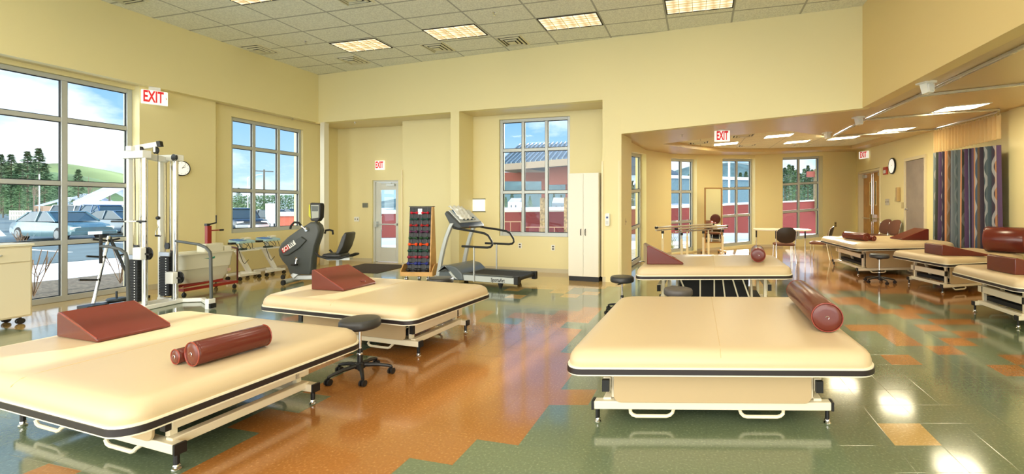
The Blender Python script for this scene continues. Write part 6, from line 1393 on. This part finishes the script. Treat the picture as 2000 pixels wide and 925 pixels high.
# fence in the far snow
t = thing('picket_fence', 'pale low fence far across the snow in the left window', 'fence', (0, 0, 0)); a, b = at(20, 50), at(60, 50); mb = MB()
for z in (.5, .95): mb.bar((*a, z), (*b, z), .08, .12)
mb.build('rails', cap_m, t); mb = MB()
for k in range(9): q = lerp(a, b, k / 8); mb.bar((*q, 0), (*q, 1.1), .12, .12)
mb.build('posts', cap_m, t)
# bare shrubs in the bed and rocks near the bay
def shrub(label, x, y, h, seed, group, col=(120, 96, 74)):
    rn = random.Random(seed); t = thing('bare_shrub', label, 'shrub', (x, y, -.08), 0, group); mb = MB()
    for k in range(9): a = rn.uniform(0, 6.28); s = rn.uniform(.1, .35) * h; p = Vector((0, 0, 0)); q = Vector((s * math.cos(a), s * math.sin(a), h * rn.uniform(.6, 1))); m1 = p.lerp(q, .5) + Vector((rn.uniform(-.05, .05), rn.uniform(-.05, .05), 0)); mb.tube([p, m1, q], .007, 4); mb.tube([m1, m1 + Vector((rn.uniform(-.15, .15), rn.uniform(-.15, .15), h * .3))], .005, 4)
    mb.build('twigs', mat('twig_%d' % col[0], col, .9), t)
shrub('bare twiggy shrub in the mulch bed left of the plate tree', -12.0, 5.25, .95, 1, 'bare shrubs in the mulch bed'); shrub('bare twiggy shrub in the mulch bed behind the cable machine', -12.2, 6.6, .8, 2, 'bare shrubs in the mulch bed')
shrub('brown shrub at the near edge of the parking lot, before the silver sedan', *at(42, 17), .75, 3, 'bare shrubs in the mulch bed')
shrub('yellow-green shrub outside the first bay window', -2.3, 13.4, .7, 4, 'shrubs outside the bay', (150, 150, 80)); shrub('yellow-green shrub outside the second bay window', -1.0, 16.4, .7, 5, 'shrubs outside the bay', (150, 150, 80))

# cars
def car(label, px, D, rz_off, col, kind='sedan', group='parked cars outside', sc_=1.0, base=-.1):
    x, y = at(px, D); t = thing('parked_car', label, 'car', (x, y, base), 0, group)
    paint = mat('car_%d_%d_%d' % col, col, .25, metal=.3, coat=.8); dark = mat('car_glass', (52, 72, 84), .08)
    L_ = 4.7; W_ = .88
    if kind == 'sedan':
        st = [(-2.30, .40, .78, .72), (-2.22, .30, .90, .80), (-1.6, .24, .95, .86), (-.9, .22, .95, .88), (.6, .22, .93, .88), (1.3, .24, .90, .87), (2.0, .28, .80, .82), (2.30, .34, .66, .70)]
        cab = [(-1.72, .95), (-1.05, 1.38), (-.2, 1.44), (.35, 1.40), (1.15, .94)]
    else:
        st = [(-2.5, .50, 1.10, .90), (-2.4, .45, 1.16, .92), (-1.2, .42, 1.16, .94), (.6, .42, 1.16, .94), (1.5, .42, 1.14, .93), (2.3, .44, 1.08, .90), (2.5, .50, .90, .82)]
        cab = [(-2.2 if kind == 'suv' else -.9, 1.14), (-2.0 if kind == 'suv' else -.7, 1.78), (.2, 1.80), (.5, 1.74), (1.1, 1.16)]
    mb = MB(); mb.layers([[(xx, -w_ * .98, z0), (xx, w_ * .98, z0), (xx, w_, z0 + .15), (xx, w_ * .99, (z0 + z1) / 2 + .1), (xx, w_ * .90, z1 - .03), (xx, w_ * .6, z1), (xx, -w_ * .6, z1), (xx, -w_ * .90, z1 - .03), (xx, -w_ * .99, (z0 + z1) / 2 + .1), (xx, -w_, z0 + .15)] for xx, z0, z1, w_ in st]); mb.build('body', paint, t, smooth=50)
    mb = MB(); n_ = len(cab)
    lo = [[(xx, -.80 + (z - .95) * .28 if z > cab[0][1] + .05 else -.80, z) for xx, z in cab], [(xx, .80 - (z - .95) * .28 if z > cab[0][1] + .05 else .80, z) for xx, z in cab]]
    mb.layers([[(a[0], a[1], a[2]) for a in lo[0]], [(a[0], a[1], a[2]) for a in lo[1]]]); mb.build('cabin_glass', dark, t, smooth=0)
    mb = MB(); i1, i2 = 1, 3
    mb.layers([[(cab[1][0] - .08, s * .66, cab[1][1] - .01) for s in (-1, 1)] + [(cab[3][0] + .08, s * .66, cab[3][1] - .01) for s in (1, -1)], [(cab[1][0], s * .60, cab[1][1] + .04) for s in (-1, 1)] + [(cab[3][0], s * .60, cab[3][1] + .04) for s in (1, -1)]])
    for s in (-1, 1):
        mb.bar((cab[0][0], s * .79, cab[0][1]), (cab[1][0], s * .68, cab[1][1]), .07, .06); mb.bar((cab[-1][0], s * .79, cab[-1][1]), (cab[3][0], s * .68, cab[3][1]), .07, .06); mb.bar((-.25, s * .81, cab[0][1]), (-.2, s * .69, cab[2][1]), .06, .05)
    mb.build('roof_frame', paint, t)
    for wx in (-1.42, 1.42):
        for s in (-1, 1):
            r_ = .33 if kind == 'sedan' else .40; mb = MB(); mb.lathe([(.001, s * .60), (r_, s * .60), (r_, s * .86), (r_ * .62, s * .885), (.001, s * .87)], 24, (wx, 0, r_), 'y'); wh = mb.build('wheel', rubber_m, t)
            mb = MB(); mb.lathe([(.001, s * .885), (r_ * .6, s * .89), (r_ * .6, s * .90), (.001, s * .905)], 14, (wx, 0, r_), 'y'); mb.build('hubcap', mat('hub_grey', (130, 134, 136), .4, metal=.3), wh)
    zl = .62 if kind == 'sedan' else .92; xf_ = 2.2 if kind == 'sedan' else 2.42
    for s in (-1, 1): MB().box(xf_ - .1, s * .45, zl - .07, xf_ + .06, s * .78, zl + .07).build('headlight', mat('headlight', (240, 240, 225), .1), t, bevel=.02)
    MB().box(xf_ - .1, -.42, zl - .06, xf_ + .09, .42, zl + .05).build('grille', mat('grille', (60, 66, 68), .4), t, bevel=.01)
    MB().box(xf_, -.86, zl - .32, xf_ + .14, .86, zl - .14).build('bumper', paint if kind == 'sedan' else silver_m, t, bevel=.03)
    MB().box(xf_ + .14, -.26, zl - .32, xf_ + .155, .26, zl - .17).build('number_plate', white_m, t)
    to = math.atan2(-y, -x); t.rotation_euler = (0, 0, to + rz_off); t.scale = (sc_, sc_, sc_); return t
car('pale green-blue silver sedan parked outside the large left window', 122, 22.0, R(26), (78, 112, 120), sc_=1.0)
car('blue-grey car parked right of the silver sedan, behind the cable machine', 240, 26, R(34), (62, 88, 108))
car('dark blue minivan parked farther back, above the blue-grey car', 210, 33, R(20), (56, 92, 132), 'suv')
car('white pickup truck far across the lot left of the minivan', 161, 48, R(60), (224, 228, 220), 'suv')
car('dark pickup truck with a chrome grille in the second window', 466, 25, R(16), (30, 44, 54), 'truck', sc_=.88)
car('black sedan parked beside the dark pickup in the second window', 527, 29, R(48), (34, 46, 56))
car('dark green car at the right of the second window, behind the white sign', 572, 40, R(40), (52, 78, 84))
